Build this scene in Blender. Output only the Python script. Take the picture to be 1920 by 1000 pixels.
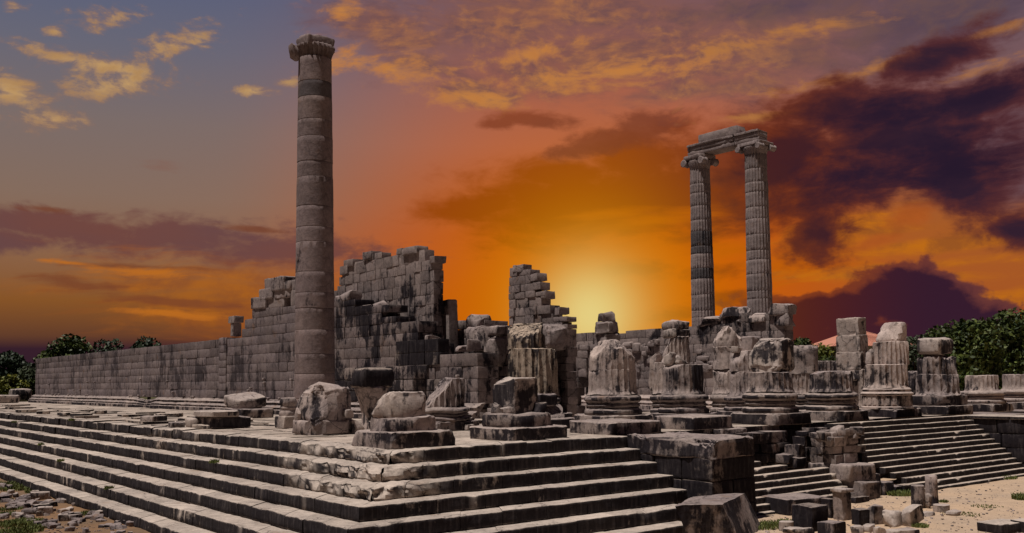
import bpy, math, random
import numpy as np
from mathutils import Vector

scene = bpy.context.scene
for _o in list(bpy.data.objects):
    bpy.data.objects.remove(_o)
C = scene.collection

# ---------------------------------------------------------------- camera
FPX, PPX, PPY = 1820.0, 960.0, 597.0          # photograph is 1920 x 1000
PITCH, ROLL, HC = math.radians(3.63), 0.0118, 1.9
cam_d = bpy.data.cameras.new('camera')
cam = bpy.data.objects.new('camera', cam_d)
C.objects.link(cam)
scene.camera = cam
_fw = np.array([0, math.cos(PITCH), math.sin(PITCH)])
_rt = np.array([1.0, 0, 0])
_up = np.cross(_rt, _fw)
_c, _s = math.cos(ROLL), math.sin(ROLL)
RT = _c * _rt - _s * _up
UP = _s * _rt + _c * _up
FW = _fw
from mathutils import Matrix
cam.matrix_world = Matrix(((RT[0], UP[0], -FW[0], 0), (RT[1], UP[1], -FW[1], 0), (RT[2], UP[2], -FW[2], HC), (0, 0, 0, 1)))
cam_d.sensor_width = 36.0
cam_d.lens = FPX / 1920 * 36
cam_d.shift_x = 0.0
cam_d.shift_y = (PPY - 500) / 1920
cam_d.clip_start = 0.1
cam_d.clip_end = 6000
CAM = np.array([0, 0, HC])


def ray(x, y):
    return FW + RT * ((x - PPX) / FPX) - UP * ((y - PPY) / FPX)


# ---------------------------------------------------------------- light
SUN_EL, SUN_AZ = math.radians(73), math.radians(-124)     # azimuth from +Y towards +X
SUN_STRENGTH = 4.0
sun_dir = Vector((math.sin(SUN_AZ) * math.cos(SUN_EL), math.cos(SUN_AZ) * math.cos(SUN_EL), math.sin(SUN_EL)))
sd = bpy.data.lights.new('sun', 'SUN')
sd.energy = SUN_STRENGTH
sd.angle = math.radians(0.5)
sd.color = (1.0, 0.905, 0.825)
sun = bpy.data.objects.new('sun', sd)
sun.rotation_euler = (-sun_dir).to_track_quat('-Z', 'Y').to_euler()
C.objects.link(sun)
scene.view_settings.view_transform = 'Standard'
scene.view_settings.look = 'None'
scene.view_settings.exposure = 0.0
scene.view_settings.gamma = 1.0


def lin(c):
    return tuple(((v / 255) / 12.92 if v / 255 <= 0.04045 else ((v / 255 + 0.055) / 1.055) ** 2.4) for v in c)


# small node-expression helper
class X:
    def __init__(s, nt, sock):
        s.nt, s.k = nt, sock

    def _m(s, op, *a):
        n = s.nt.nodes.new('ShaderNodeMath')
        n.operation = op
        for i, v in enumerate((s,) + a):
            if isinstance(v, X):
                s.nt.links.new(v.k, n.inputs[i])
            else:
                n.inputs[i].default_value = v
        return X(s.nt, n.outputs[0])

    def __add__(s, o): return s._m('ADD', o)
    def __sub__(s, o): return s._m('SUBTRACT', o)
    def __mul__(s, o): return s._m('MULTIPLY', o)
    def __truediv__(s, o): return s._m('DIVIDE', o)
    def rsub(s, v): return (s * -1.0) + v
    def max(s, o): return s._m('MAXIMUM', o)
    def min(s, o): return s._m('MINIMUM', o)
    def pow(s, o): return s._m('POWER', o)
    def sqrt(s): return s._m('SQRT')
    def abs(s): return s._m('ABSOLUTE')
    def exp(s): return s._m('EXPONENT')

    def ss(s, a, b):
        n = s.nt.nodes.new('ShaderNodeMapRange')
        n.interpolation_type = 'SMOOTHSTEP'
        n.inputs['From Min'].default_value = a
        n.inputs['From Max'].default_value = b
        s.nt.links.new(s.k, n.inputs['Value'])
        return X(s.nt, n.outputs['Result'])

    def ramp(s, stops):
        n = s.nt.nodes.new('ShaderNodeValToRGB')
        cr = n.color_ramp
        cr.interpolation = 'LINEAR'
        while len(cr.elements) < len(stops):
            cr.elements.new(0.5)
        for e, (p, c) in zip(cr.elements, stops):
            e.position = p
            e.color = tuple(c) + (1,)
        s.nt.links.new(s.k, n.inputs[0])
        return X(s.nt, n.outputs[0])


def mixc(nt, f, a, b, mode='MIX'):
    n = nt.nodes.new('ShaderNodeMix')
    n.data_type = 'RGBA'
    n.blend_type = mode
    for i, v in ((0, f), (6, a), (7, b)):
        if isinstance(v, X):
            nt.links.new(v.k, n.inputs[i])
        elif i == 0:
            n.inputs[0].default_value = v
        else:
            n.inputs[i].default_value = tuple(v) + (1,)
    return X(nt, n.outputs[2])


def vec(nt, x, y, z=0.0):
    n = nt.nodes.new('ShaderNodeCombineXYZ')
    for i, v in enumerate((x, y, z)):
        if isinstance(v, X):
            nt.links.new(v.k, n.inputs[i])
        else:
            n.inputs[i].default_value = v
    return X(nt, n.outputs[0])


def noise(nt, v, scale, detail=5.0, rough=0.55, dist=0.0):
    n = nt.nodes.new('ShaderNodeTexNoise')
    n.inputs['Scale'].default_value = scale
    n.inputs['Detail'].default_value = detail
    n.inputs['Roughness'].default_value = rough
    n.inputs['Distortion'].default_value = dist
    if v is not None:
        nt.links.new(v.k, n.inputs['Vector'])
    return X(nt, n.outputs['Fac'])


# ---------------------------------------------------------------- sky (world)
world = bpy.data.worlds.new('World')
scene.world = world
world.use_nodes = True


def build_sky():
    nt = world.node_tree
    nt.nodes.clear()
    out = nt.nodes.new('ShaderNodeOutputWorld')
    bg = nt.nodes.new('ShaderNodeBackground')
    nt.links.new(bg.outputs[0], out.inputs[0])
    tc = nt.nodes.new('ShaderNodeTexCoord')
    sep = nt.nodes.new('ShaderNodeSeparateXYZ')
    nt.links.new(tc.outputs['Generated'], sep.inputs[0])
    x, y, z = (X(nt, sep.outputs[i]) for i in range(3))
    az = x._m('ARCTAN2', y)
    el = z._m('ARCSINE')

    def ae(px, py):
        r = ray(px, py)
        r = r / np.linalg.norm(r)
        return math.atan2(r[0], r[1]), math.asin(r[2])

    # domain-warped noises
    w1 = noise(nt, vec(nt, az * 5.0, el * 9.0, 0.0), 1.0, 3)
    w2 = noise(nt, vec(nt, az * 5.0, el * 9.0, 4.7), 1.0, 3)
    azw = az + (w1 - 0.5) * 0.10
    elw = el + (w2 - 0.5) * 0.045
    nA = noise(nt, vec(nt, azw * 9.0, elw * 22.0, 1.3), 1.0, 9, 0.58)       # wispy, stretched
    nB = noise(nt, vec(nt, azw * 22.0, elw * 34.0, 8.1), 1.0, 9, 0.6)       # puffy
    nC = noise(nt, vec(nt, azw * 52.0, elw * 105.0, 3.9), 1.0, 7, 0.62)       # fine
    nD = noise(nt, vec(nt, az * 4.0, elw * 12.0, 6.2), 1.0, 5, 0.5)         # broad tone
    nE = noise(nt, vec(nt, azw * 18.0, elw * 46.0, 5.5), 1.0, 9, 0.62)       # mid wisps
    nP = noise(nt, vec(nt, az * 26.0 + (w1 - 0.5) * 1.2, el * 30.0, 2.2), 1.0, 8, 0.52)   # cumulus puffs

    t = (el + 0.05) / 0.5

    def rp(lst):
        return t.ramp([((e + 0.05) / 0.5, lin(c)) for e, c in lst])
    left = rp([(-0.04, (40, 26, 40)), (0.034, (52, 30, 42)), (0.046, (96, 60, 42)), (0.08, (134, 84, 40)), (0.127, (138, 100, 74)),
               (0.18, (132, 108, 94)), (0.25, (122, 108, 105)), (0.32, (103, 103, 118)), (0.39, (86, 95, 123)), (0.45, (66, 76, 112))])
    cent = rp([(-0.04, (120, 46, 6)), (0.06, (196, 88, 3)), (0.10, (196, 86, 3)), (0.15, (186, 82, 14)), (0.19, (176, 92, 46)),
               (0.24, (168, 102, 78)), (0.29, (150, 98, 86)), (0.34, (116, 88, 92)), (0.40, (94, 84, 100)), (0.45, (76, 72, 96))])
    fx = az.ss(-0.30, 0.03)
    col = mixc(nt, fx, left, cent)

    def blobs(lst):
        r = None
        for (px, py, rx, ry, rot) in lst:
            a0, e0 = ae(px, py)
            da, de = az - a0, el - e0
            c, s = math.cos(math.radians(rot)), math.sin(math.radians(rot))
            p = (da * (c * 1820 / rx)) + (de * (s * 1820 / rx))
            q = (de * (c * 1820 / ry)) - (da * (s * 1820 / ry))
            b = (p * p + q * q).sqrt().rsub(1.0)
            r = b if r is None else r.max(b)
        return r

    # sun glow low in the sky
    a0, e0 = ae(1108, 592)
    da, de = az - a0, (el - e0) * 0.95
    d2 = da * da + de * de
    g1 = (d2 * (-1.0 / (0.036 ** 2))).exp()
    g2 = (d2 * (-1.0 / (0.100 ** 2))).exp()
    g3 = (d2 * (-1.0 / (0.24 ** 2))).exp()
    col = mixc(nt, az.ss(0.16, 0.42) * 0.75, col, t.ramp([((e + 0.05) / 0.5, lin(c)) for e, c in
               ((0.0, (120, 60, 30)), (0.08, (150, 86, 44)), (0.14, (150, 92, 46)), (0.2, (120, 80, 70)), (0.28, (104, 84, 94)), (0.36, (92, 80, 96)), (0.44, (80, 72, 90)))]))
    col = mixc(nt, g3 * 0.6, col, lin((204, 92, 2)))
    nS = noise(nt, vec(nt, azw * 9.0, elw * 85.0, 7.7), 1.0, 7, 0.6)          # thin streaks
    nW = nE * 0.45 + nB * 0.3 + nC * 0.25
    nF = nC * 0.55 + nE * 0.45

    def cl(col, base, n, amp, off, soft, cA, cB, sel, op=1.0):
        m = (base + (n - 0.5) * amp + off).ss(0.0, soft) * op
        return mixc(nt, m, col, mixc(nt, sel, lin(cA), lin(cB)))

    # mauve bank on the left
    b = blobs([(150, 432, 330, 38, -3), (330, 446, 300, 46, 2), (0, 450, 110, 34, 8), (560, 470, 260, 40, 0)])
    col = cl(col, b, nW, 3.2, 0.05, 0.7, (110, 66, 60), (98, 66, 70), nD.ss(0.3, 0.7), 0.9)
    # orange haze and thin streaks low left
    b = blobs([(360, 545, 330, 80, -3), (430, 600, 280, 50, -3)])
    col = cl(col, b, nS * 0.6 + nE * 0.4, 3.0, 0.0, 1.0, (172, 96, 22), (140, 76, 36), nB.ss(0.35, 0.65), 0.7)
    b = blobs([(130, 530, 130, 18, -8), (480, 430, 90, 10, -4), (90, 393, 70, 9, -3), (280, 560, 200, 16, -4), (230, 500, 160, 10, 0)])
    col = cl(col, b, nS * 0.5 + nW * 0.5, 3.4, -0.1, 0.7, (112, 62, 44), (120, 66, 40), nD, 0.75)
    b = blobs([(250, 508, 160, 14, -3), (120, 492, 90, 7, -4), (330, 588, 150, 12, -4)])
    col = cl(col, b, nS * 0.6 + nC * 0.4, 3.2, -0.15, 0.8, (196, 112, 22), (180, 104, 40), nC, 0.8)
    b = blobs([(300, 312, 110, 22, -4)])
    col = cl(col, b, nS * 0.5 + nW * 0.5, 4.2, -0.35, 1.2, (134, 78, 60), (128, 80, 66), nC, 0.7)
    # smooth brown cloud above the sun, redder to the right
    b = blobs([(1130, 375, 330, 95, 2), (1060, 330, 170, 38, -4), (900, 385, 130, 30, 6), (1330, 330, 230, 130, 0), (1210, 300, 150, 60, 0)])
    rd = az.ss(0.06, 0.26)
    col = cl(col, b, nE * 0.6 + nA * 0.4, 2.6, 0.18, 0.8, (146, 64, 4), (106, 40, 20), rd, 0.9)
    b = blobs([(1215, 235, 85, 42, -8), (1120, 268, 110, 28, 10), (1000, 225, 110, 20, -4), (940, 232, 50, 14, 0), (1400, 300, 120, 60, 0)])
    col = cl(col, b, nW, 3.0, 0.08, 0.7, (112, 54, 40), (130, 60, 34), nD.ss(0.3, 0.7), 0.8)
    b = blobs([(1220, 415, 200, 26, 6), (1150, 400, 120, 18, 2), (1500, 500, 190, 50, 4), (1370, 470, 120, 30, 0)])
    col = cl(col, b, nS * 0.5 + nW * 0.5, 3.0, -0.1, 0.9, (196, 100, 4), (178, 84, 10), nC, 0.75)
    b = blobs([(1190, 505, 110, 28, 0), (1340, 510, 90, 24, 4), (1262, 592, 100, 22, 0), (1370, 560, 100, 24, 0)])
    col = cl(col, b, nW, 3.0, -0.1, 0.8, (150, 66, 8), (120, 50, 16), rd, 0.7)
    # altocumulus sheet across the top
    b = blobs([(760, 75, 230, 85, -8), (1000, 30, 460, 95, 0), (1150, 110, 380, 85, 6), (1430, 80, 420, 130, 4), (900, 175, 150, 30, -6), (1350, 165, 300, 34, 3)])
    col = cl(col, b, nE * 0.5 + nA * 0.5, 2.6, 0.02, 0.9, (134, 88, 76), (108, 76, 78), nE.ss(0.36, 0.62), 0.9)
    col = cl(col, b, nF, 5.2, -0.22, 1.5, (190, 124, 68), (160, 102, 74), nB.ss(0.35, 0.65), 0.85)
    col = cl(col, b, nS * 0.5 + nF * 0.5, 4.6, -0.75, 1.2, (92, 70, 80), (112, 78, 76), nB.ss(0.35, 0.65), 0.6)
    b = blobs([(740, 132, 190, 30, -10), (880, 185, 150, 26, -6), (630, 112, 80, 26, 20), (1130, 140, 300, 34, 4), (640, 20, 60, 22, 0), (1000, 100, 160, 26, 10)])
    col = cl(col, b, nF * 0.7 + nB * 0.3, 4.4, -0.1, 1.0, (206, 140, 68), (184, 114, 60), nC, 0.85)
    # grey violet veil top right
    b = blobs([(1750, 40, 360, 120, 6), (1500, 10, 300, 50, 0)])
    col = cl(col, b, nW, 2.6, 0.0, 1.0, (82, 66, 80), (104, 78, 76), nB.ss(0.4, 0.65), 0.85)
    b = blobs([(1640, 130, 260, 20, 8), (1430, 218, 120, 16, 4), (1840, 130, 120, 16, 10), (1500, 60, 250, 22, 4), (1860, 60, 100, 12, 10)])
    col = cl(col, b, nF * 0.6 + nS * 0.4, 4.4, -0.15, 0.9, (192, 130, 66), (170, 108, 62), nC, 0.8)
    # cool gap on the far right
    b = blobs([(1880, 250, 110, 90, 0), (1900, 350, 80, 50, 0)])
    col = cl(col, b, nW, 1.4, 0.1, 0.8, (84, 76, 98), (98, 82, 92), nD, 0.8)
    # under-lit bands on the right
    b = blobs([(1760, 460, 240, 24, 4), (1600, 430, 170, 44, 8), (1650, 520, 260, 20, -3), (1850, 560, 160, 26, 0), (1700, 500, 300, 14, 2)])
    col = cl(col, b, nS * 0.5 + nW * 0.5, 3.6, -0.05, 0.8, (190, 108, 22), (150, 84, 34), nB.ss(0.4, 0.62), 0.9)
    # large dark violet cloud
    b = blobs([(1700, 255, 290, 130, -4), (1560, 205, 160, 70, -4), (1840, 190, 210, 60, 14), (1800, 340, 170, 84, -18), (1560, 340, 230, 95, 12), (1540, 440, 90, 70, 20), (1770, 105, 150, 46, 14),
               (1905, 435, 70, 46, 0), (1450, 310, 150, 100, 0), (1500, 270, 120, 70, 0)])
    m0 = nB * 0.4 + nE * 0.35 + nP * 0.25
    col = cl(col, b, m0, 2.6, 0.0, 0.55, (108, 46, 26), (88, 40, 40), az.ss(0.27, 0.42), 0.92)
    col = cl(col, b, m0, 2.8, -0.22, 0.7, (64, 30, 34), (46, 30, 46), az.ss(0.25, 0.42), 0.95)
    b = blobs([(1760, 300, 260, 90, 0), (1850, 175, 170, 46, 12), (1640, 220, 150, 52, 0), (1580, 330, 120, 40, 0)])
    col = cl(col, b, nW, 2.6, -0.08, 1.0, (30, 20, 38), (40, 27, 46), nD, 0.85)
    b = blobs([(1710, 405, 70, 32, 8), (1640, 455, 70, 20, 10)])
    col = cl(col, b, nW, 3.2, -0.1, 0.7, (184, 92, 34), (150, 74, 32), nC, 0.8)
    # low cumulus bank right
    b = blobs([(1690, 560, 100, 70, 0), (1770, 592, 110, 56, 0), (1600, 585, 90, 44, 0), (1530, 590, 90, 44, 0), (1490, 600, 80, 50, 0), (1840, 610, 70, 36, 0), (1650, 680, 330, 110, 0), (1470, 640, 120, 90, 0)])
    m1 = nP * 0.55 + nB * 0.3 + nC * 0.15
    col = cl(col, b, m1, 1.9, 0.06, 0.16, (118, 52, 30), (96, 50, 52), az.ss(0.3, 0.45), 0.95)
    col = cl(col, b, m1, 1.9, -0.10, 0.3, (84, 32, 24), (50, 26, 44), az.ss(0.24, 0.42), 0.96)
    # cream cumulus upper left
    b = blobs([(320, 85, 110, 36, 22), (200, 122, 150, 28, 0), (215, 162, 160, 36, 12), (30, 170, 120, 34, -14), (195, 34, 80, 28, 12), (95, 225, 90, 28, 8), (480, 170, 60, 12, 4), (105, 58, 30, 14, 0),
               (540, 155, 40, 12, 8), (25, 12, 30, 11, 0), (110, 105, 110, 20, -8)])
    m2 = nE * 0.3 + nC * 0.45 + nB * 0.25
    col = cl(col, b, m2, 4.6, -0.02, 1.0, (150, 112, 90), (132, 104, 98), nB.ss(0.42, 0.68), 0.85)
    col = cl(col, b, m2, 6.2, -0.30, 1.1, (200, 160, 104), (176, 136, 90), nC.ss(0.42, 0.68), 0.95)
    # sun core
    col = mixc(nt, g2 * 0.9, col, lin((214, 142, 4)))
    col = mixc(nt, g1.pow(0.6) * 0.98, col, lin((228, 205, 128)))
    # darker sky overhead and away from the sunset
    up = el.ss(0.42, 1.0)
    col = mixc(nt, up, col, (0.030, 0.029, 0.052))
    back = y.ss(0.35, -0.25)
    col = mixc(nt, back, col, (0.014, 0.011, 0.024))
    dn = z.ss(0.0, -0.12)
    col = mixc(nt, dn, col, (0.05, 0.035, 0.03))
    nt.links.new(col.k, bg.inputs['Color'])
    bg.inputs['Strength'].default_value = 1.0


build_sky()

# ---------------------------------------------------------------- temple axes: u along the front, v along the flank
ANG = math.radians(38)
U = np.array([math.cos(ANG), math.sin(ANG), 0.0])
V = np.array([-math.sin(ANG), math.cos(ANG), 0.0])


def onz(px, py, z=0.0):
    r = ray(px, py)
    return CAM + r * ((z - HC) / r[2])


def atY(px, py, Y):
    r = ray(px, py)
    return CAM + r * (Y / r[1])


A0 = onz(730, 846)


def W(u, v, z=0.0):
    p = A0 + u * U + v * V
    return np.array([p[0], p[1], z])


def uv(p):
    d = np.asarray(p) - A0
    return float(d @ U), float(d @ V)


def on_u(px, py, u):
    r = ray(px, py)
    p = CAM + r * ((u - (CAM - A0) @ U) / (r @ U))
    return float((p - A0) @ V), float(p[2])


def on_v(px, py, v):
    r = ray(px, py)
    p = CAM + r * ((v - (CAM - A0) @ V) / (r @ V))
    return float((p - A0) @ U), float(p[2])


# ---------------------------------------------------------------- numeric noise
def _hash(ix, iy, iz, seed):
    h = (ix.astype(np.int64) * 374761393 + iy.astype(np.int64) * 668265263 + iz.astype(np.int64) * 1440662683 + int(seed) * 974634777) & 0xffffffff
    h = ((h ^ (h >> 13)) * 1274126177) & 0xffffffff
    h = h ^ (h >> 16)
    return (h & 0xffffff).astype(np.float64) / 0xffffff


def vnoise(P, seed=0):
    P = np.asarray(P, float)
    i = np.floor(P).astype(np.int64)
    f = P - i
    f = f * f * f * (f * (f * 6 - 15) + 10)
    r = 0
    for dx in (0, 1):
        wx = f[:, 0] if dx else 1 - f[:, 0]
        for dy in (0, 1):
            wy = f[:, 1] if dy else 1 - f[:, 1]
            for dz in (0, 1):
                wz = f[:, 2] if dz else 1 - f[:, 2]
                r = r + wx * wy * wz * _hash(i[:, 0] + dx, i[:, 1] + dy, i[:, 2] + dz, seed)
    return r * 2 - 1


def fbm(P, seed=0, octv=3, gain=0.5):
    P = np.asarray(P, float)
    a, t, r = 1.0, 0.0, 0.0
    for k in range(octv):
        r = r + a * vnoise(P * (2.03 ** k) + 17.3 * k, seed + k * 7)
        t += a
        a *= gain
    return r / t


def vnz(P, scale, amp, seed=0, octv=3, gain=0.5):
    return np.stack([fbm(P * scale, seed + 101 * k, octv, gain) for k in range(3)], 1) * amp


# ---------------------------------------------------------------- mesh collector
class MB:
    def __init__(s):
        s.v, s.f, s.t, s.n = [], [], [], 0
        s.fr = []

    def add(s, V_, F_, tone=0.5, fresh=0.0):
        V_ = np.asarray(V_, float)
        s.v.append(V_)
        n = s.n
        s.f.extend([tuple(int(i) + n for i in q) for q in F_])
        s.t.append(np.broadcast_to(np.asarray(tone, float), (len(V_),)))
        s.fr.append(np.broadcast_to(np.asarray(fresh, float), (len(V_),)))
        s.n += len(V_)
        return s

    def build(s, name, mat, parent=None, smooth=35):
        me = bpy.data.meshes.new(name)
        Vv = np.concatenate(s.v)
        me.from_pydata(Vv.tolist(), [], s.f)
        at = me.attributes.new('tone', 'FLOAT', 'POINT')
        at.data.foreach_set('value', np.concatenate(s.t).astype(np.float32))
        if len(s.fr) == len(s.v) and max(float(q.max()) for q in s.fr) > 0:
            at = me.attributes.new('fresh', 'FLOAT', 'POINT')
            at.data.foreach_set('value', np.concatenate(s.fr).astype(np.float32))
        if smooth:
            me.shade_smooth()
            me.set_sharp_from_angle(angle=math.radians(smooth))
        else:
            me.shade_flat()
        me.materials.append(mat)
        me.update()
        o = bpy.data.objects.new(name, me)
        C.objects.link(o)
        if parent is not None:
            o.parent = parent
        return o


def _build_each(s, name, mat, parent, smooth=40):
    off = 0
    fi = 0
    for v, t in zip(s.v, s.t):
        m = MB()
        n = len(v)
        fs = []
        while fi < len(s.f) and s.f[fi][0] < off + n:
            fs.append(tuple(i - off for i in s.f[fi]))
            fi += 1
        m.v, m.f, m.t, m.n = [v], fs, [t], n
        m.build(name, mat, parent, smooth)
        off += n


MB.build_each = _build_each
_gb = {}


def gbox(nx, ny, nz):
    """surface lattice of the cube [-1,1]^3"""
    k = (nx, ny, nz)
    if k in _gb:
        return _gb[k]
    idx, vs, fs = {}, [], []

    def vid(i, j, l):
        q = (i, j, l)
        if q not in idx:
            idx[q] = len(vs)
            vs.append((2 * i / nx - 1, 2 * j / ny - 1, 2 * l / nz - 1))
        return idx[q]
    for i in range(nx):
        for j in range(ny):
            fs.append((vid(i, j, nz), vid(i + 1, j, nz), vid(i + 1, j + 1, nz), vid(i, j + 1, nz)))
            fs.append((vid(i, j, 0), vid(i, j + 1, 0), vid(i + 1, j + 1, 0), vid(i + 1, j, 0)))
    for i in range(nx):
        for l in range(nz):
            fs.append((vid(i, 0, l), vid(i + 1, 0, l), vid(i + 1, 0, l + 1), vid(i, 0, l + 1)))
            fs.append((vid(i, ny, l), vid(i, ny, l + 1), vid(i + 1, ny, l + 1), vid(i + 1, ny, l)))
    for j in range(ny):
        for l in range(nz):
            fs.append((vid(0, j, l), vid(0, j, l + 1), vid(0, j + 1, l + 1), vid(0, j + 1, l)))
            fs.append((vid(nx, j, l), vid(nx, j + 1, l), vid(nx, j + 1, l + 1), vid(nx, j, l + 1)))
    _gb[k] = (np.array(vs, float), fs)
    return _gb[k]


def rotm(rx=0, ry=0, rz=0):
    a, b, c = (math.radians(t) for t in (rx, ry, rz))
    Rx = np.array([[1, 0, 0], [0, math.cos(a), -math.sin(a)], [0, math.sin(a), math.cos(a)]])
    Ry = np.array([[math.cos(b), 0, math.sin(b)], [0, 1, 0], [-math.sin(b), 0, math.cos(b)]])
    Rz = np.array([[math.cos(c), -math.sin(c), 0], [math.sin(c), math.cos(c), 0], [0, 0, 1]])
    return Rz @ Ry @ Rx


def cutp(P, n, d, rough=0.0, scale=3.0, seed=0):
    """flatten everything beyond the plane p.n = d onto it, with a rough break"""
    n = np.asarray(n, float)
    n = n / np.linalg.norm(n)
    e = P @ n - d
    if rough:
        e = e - fbm(P * scale, seed, 4, 0.6) * rough
    return P - np.outer(np.maximum(e, 0), n)


def edged(V_, w):
    """squeeze lattice lines towards the edges so that the outermost ring is a narrow bevel"""
    return np.sign(V_) * np.abs(V_) ** w


def rock(size, n=0.12, rnd=0.25, amp=0.05, nscale=1.6, seed=0, cuts=(), rot=(0, 0, 0), loc=(0, 0, 0), fine=0.014, pw=0.30):
    sx, sy, sz = size
    cnt = [max(3, min(40, int(round(t / n)))) for t in size]
    V0, F0 = gbox(*cnt)
    c = edged(V0, pw)
    L2 = np.linalg.norm(c, axis=1, keepdims=True)
    pe = 10.0 if rnd > 0.14 else 30.0
    L8 = (np.abs(c) ** pe).sum(1, keepdims=True) ** (1 / pe)
    P = (c / L8) * (1 - rnd) + (c / L2) * rnd * 1.05
    P = P * np.array([sx, sy, sz]) / 2
    for i, k in enumerate(cuts):
        nn, d = k[0], k[1]
        rg = k[2] if len(k) > 2 else 0.03
        P = cutp(P, nn, d, rg, 2.5, seed + 31 + i)
    P = P + vnz(P + seed * 3.7, nscale, amp, seed, 4, 0.6)
    if fine:
        P = P + vnz(P, 5.5, fine * 1.8, seed + 5, 3, 0.6)
    P = P @ rotm(*rot).T + np.array(loc)
    return P, F0


def crag(size, seed, n=0.1, rot=(0, 0, 0), loc=(0, 0, 0), rnd=0.3, amp=0.07, k=6):
    rq = random.Random(seed * 7 + 1)
    m = min(size)
    cuts = []
    for _ in range(k):
        d = np.array([rq.gauss(0, 1), rq.gauss(0, 1), rq.gauss(0.25, 0.7)])
        d /= np.linalg.norm(d)
        cuts.append((d, float(np.linalg.norm(d * np.array(size)) * rq.uniform(0.34, 0.46)), m * 0.06))
    return rock(size, n, rnd, amp, seed=seed, cuts=cuts, rot=rot, loc=loc)


def lathe(prof, nth=48, mod=None, cap=True, caps=6, bottom=False):
    """prof: list of (r,z) bottom to top. mod(theta array, r, z) -> r"""
    prof = [tuple(p) for p in prof]
    rings = []
    if bottom:
        rings += [(prof[0][0] * k / 3, prof[0][1]) for k in range(1, 3)]
    rings += prof
    if cap:
        r0, z0 = prof[-1]
        rings += [(r0 * (1 - k / caps), z0) for k in range(1, caps)]
    th = np.arange(nth) * 2 * math.pi / nth
    vs = []
    for (r, z) in rings:
        rr = np.full(nth, r)
        if mod is not None:
            rr = mod(th, rr, z)
        vs.append(np.stack([rr * np.cos(th), rr * np.sin(th), np.full(nth, z)], 1))
    P = np.concatenate(vs)
    F = []
    for k in range(len(rings) - 1):
        for j in range(nth):
            a = k * nth + j
            b = k * nth + (j + 1) % nth
            F.append((a, b, b + nth, a + nth))
    if cap:
        P = np.concatenate([P, [[0, 0, rings[-1][1]]]])
        c = len(P) - 1
        o = (len(rings) - 1) * nth
        for j in range(nth):
            F.append((o + j, o + (j + 1) % nth, c))
    return P, F


def flute(n=24, depth=0.07, off=0.0):
    def f(th, r, z):
        ph = (th * n / (2 * math.pi) + off) % 1.0
        q = np.clip(1 - ((ph - 0.5) / 0.44) ** 2, 0, 1) ** 0.5
        return r - depth * q
    return f


def zs(z0, z1, n):
    return [z0 + (z1 - z0) * i / n for i in range(n + 1)]


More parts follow.
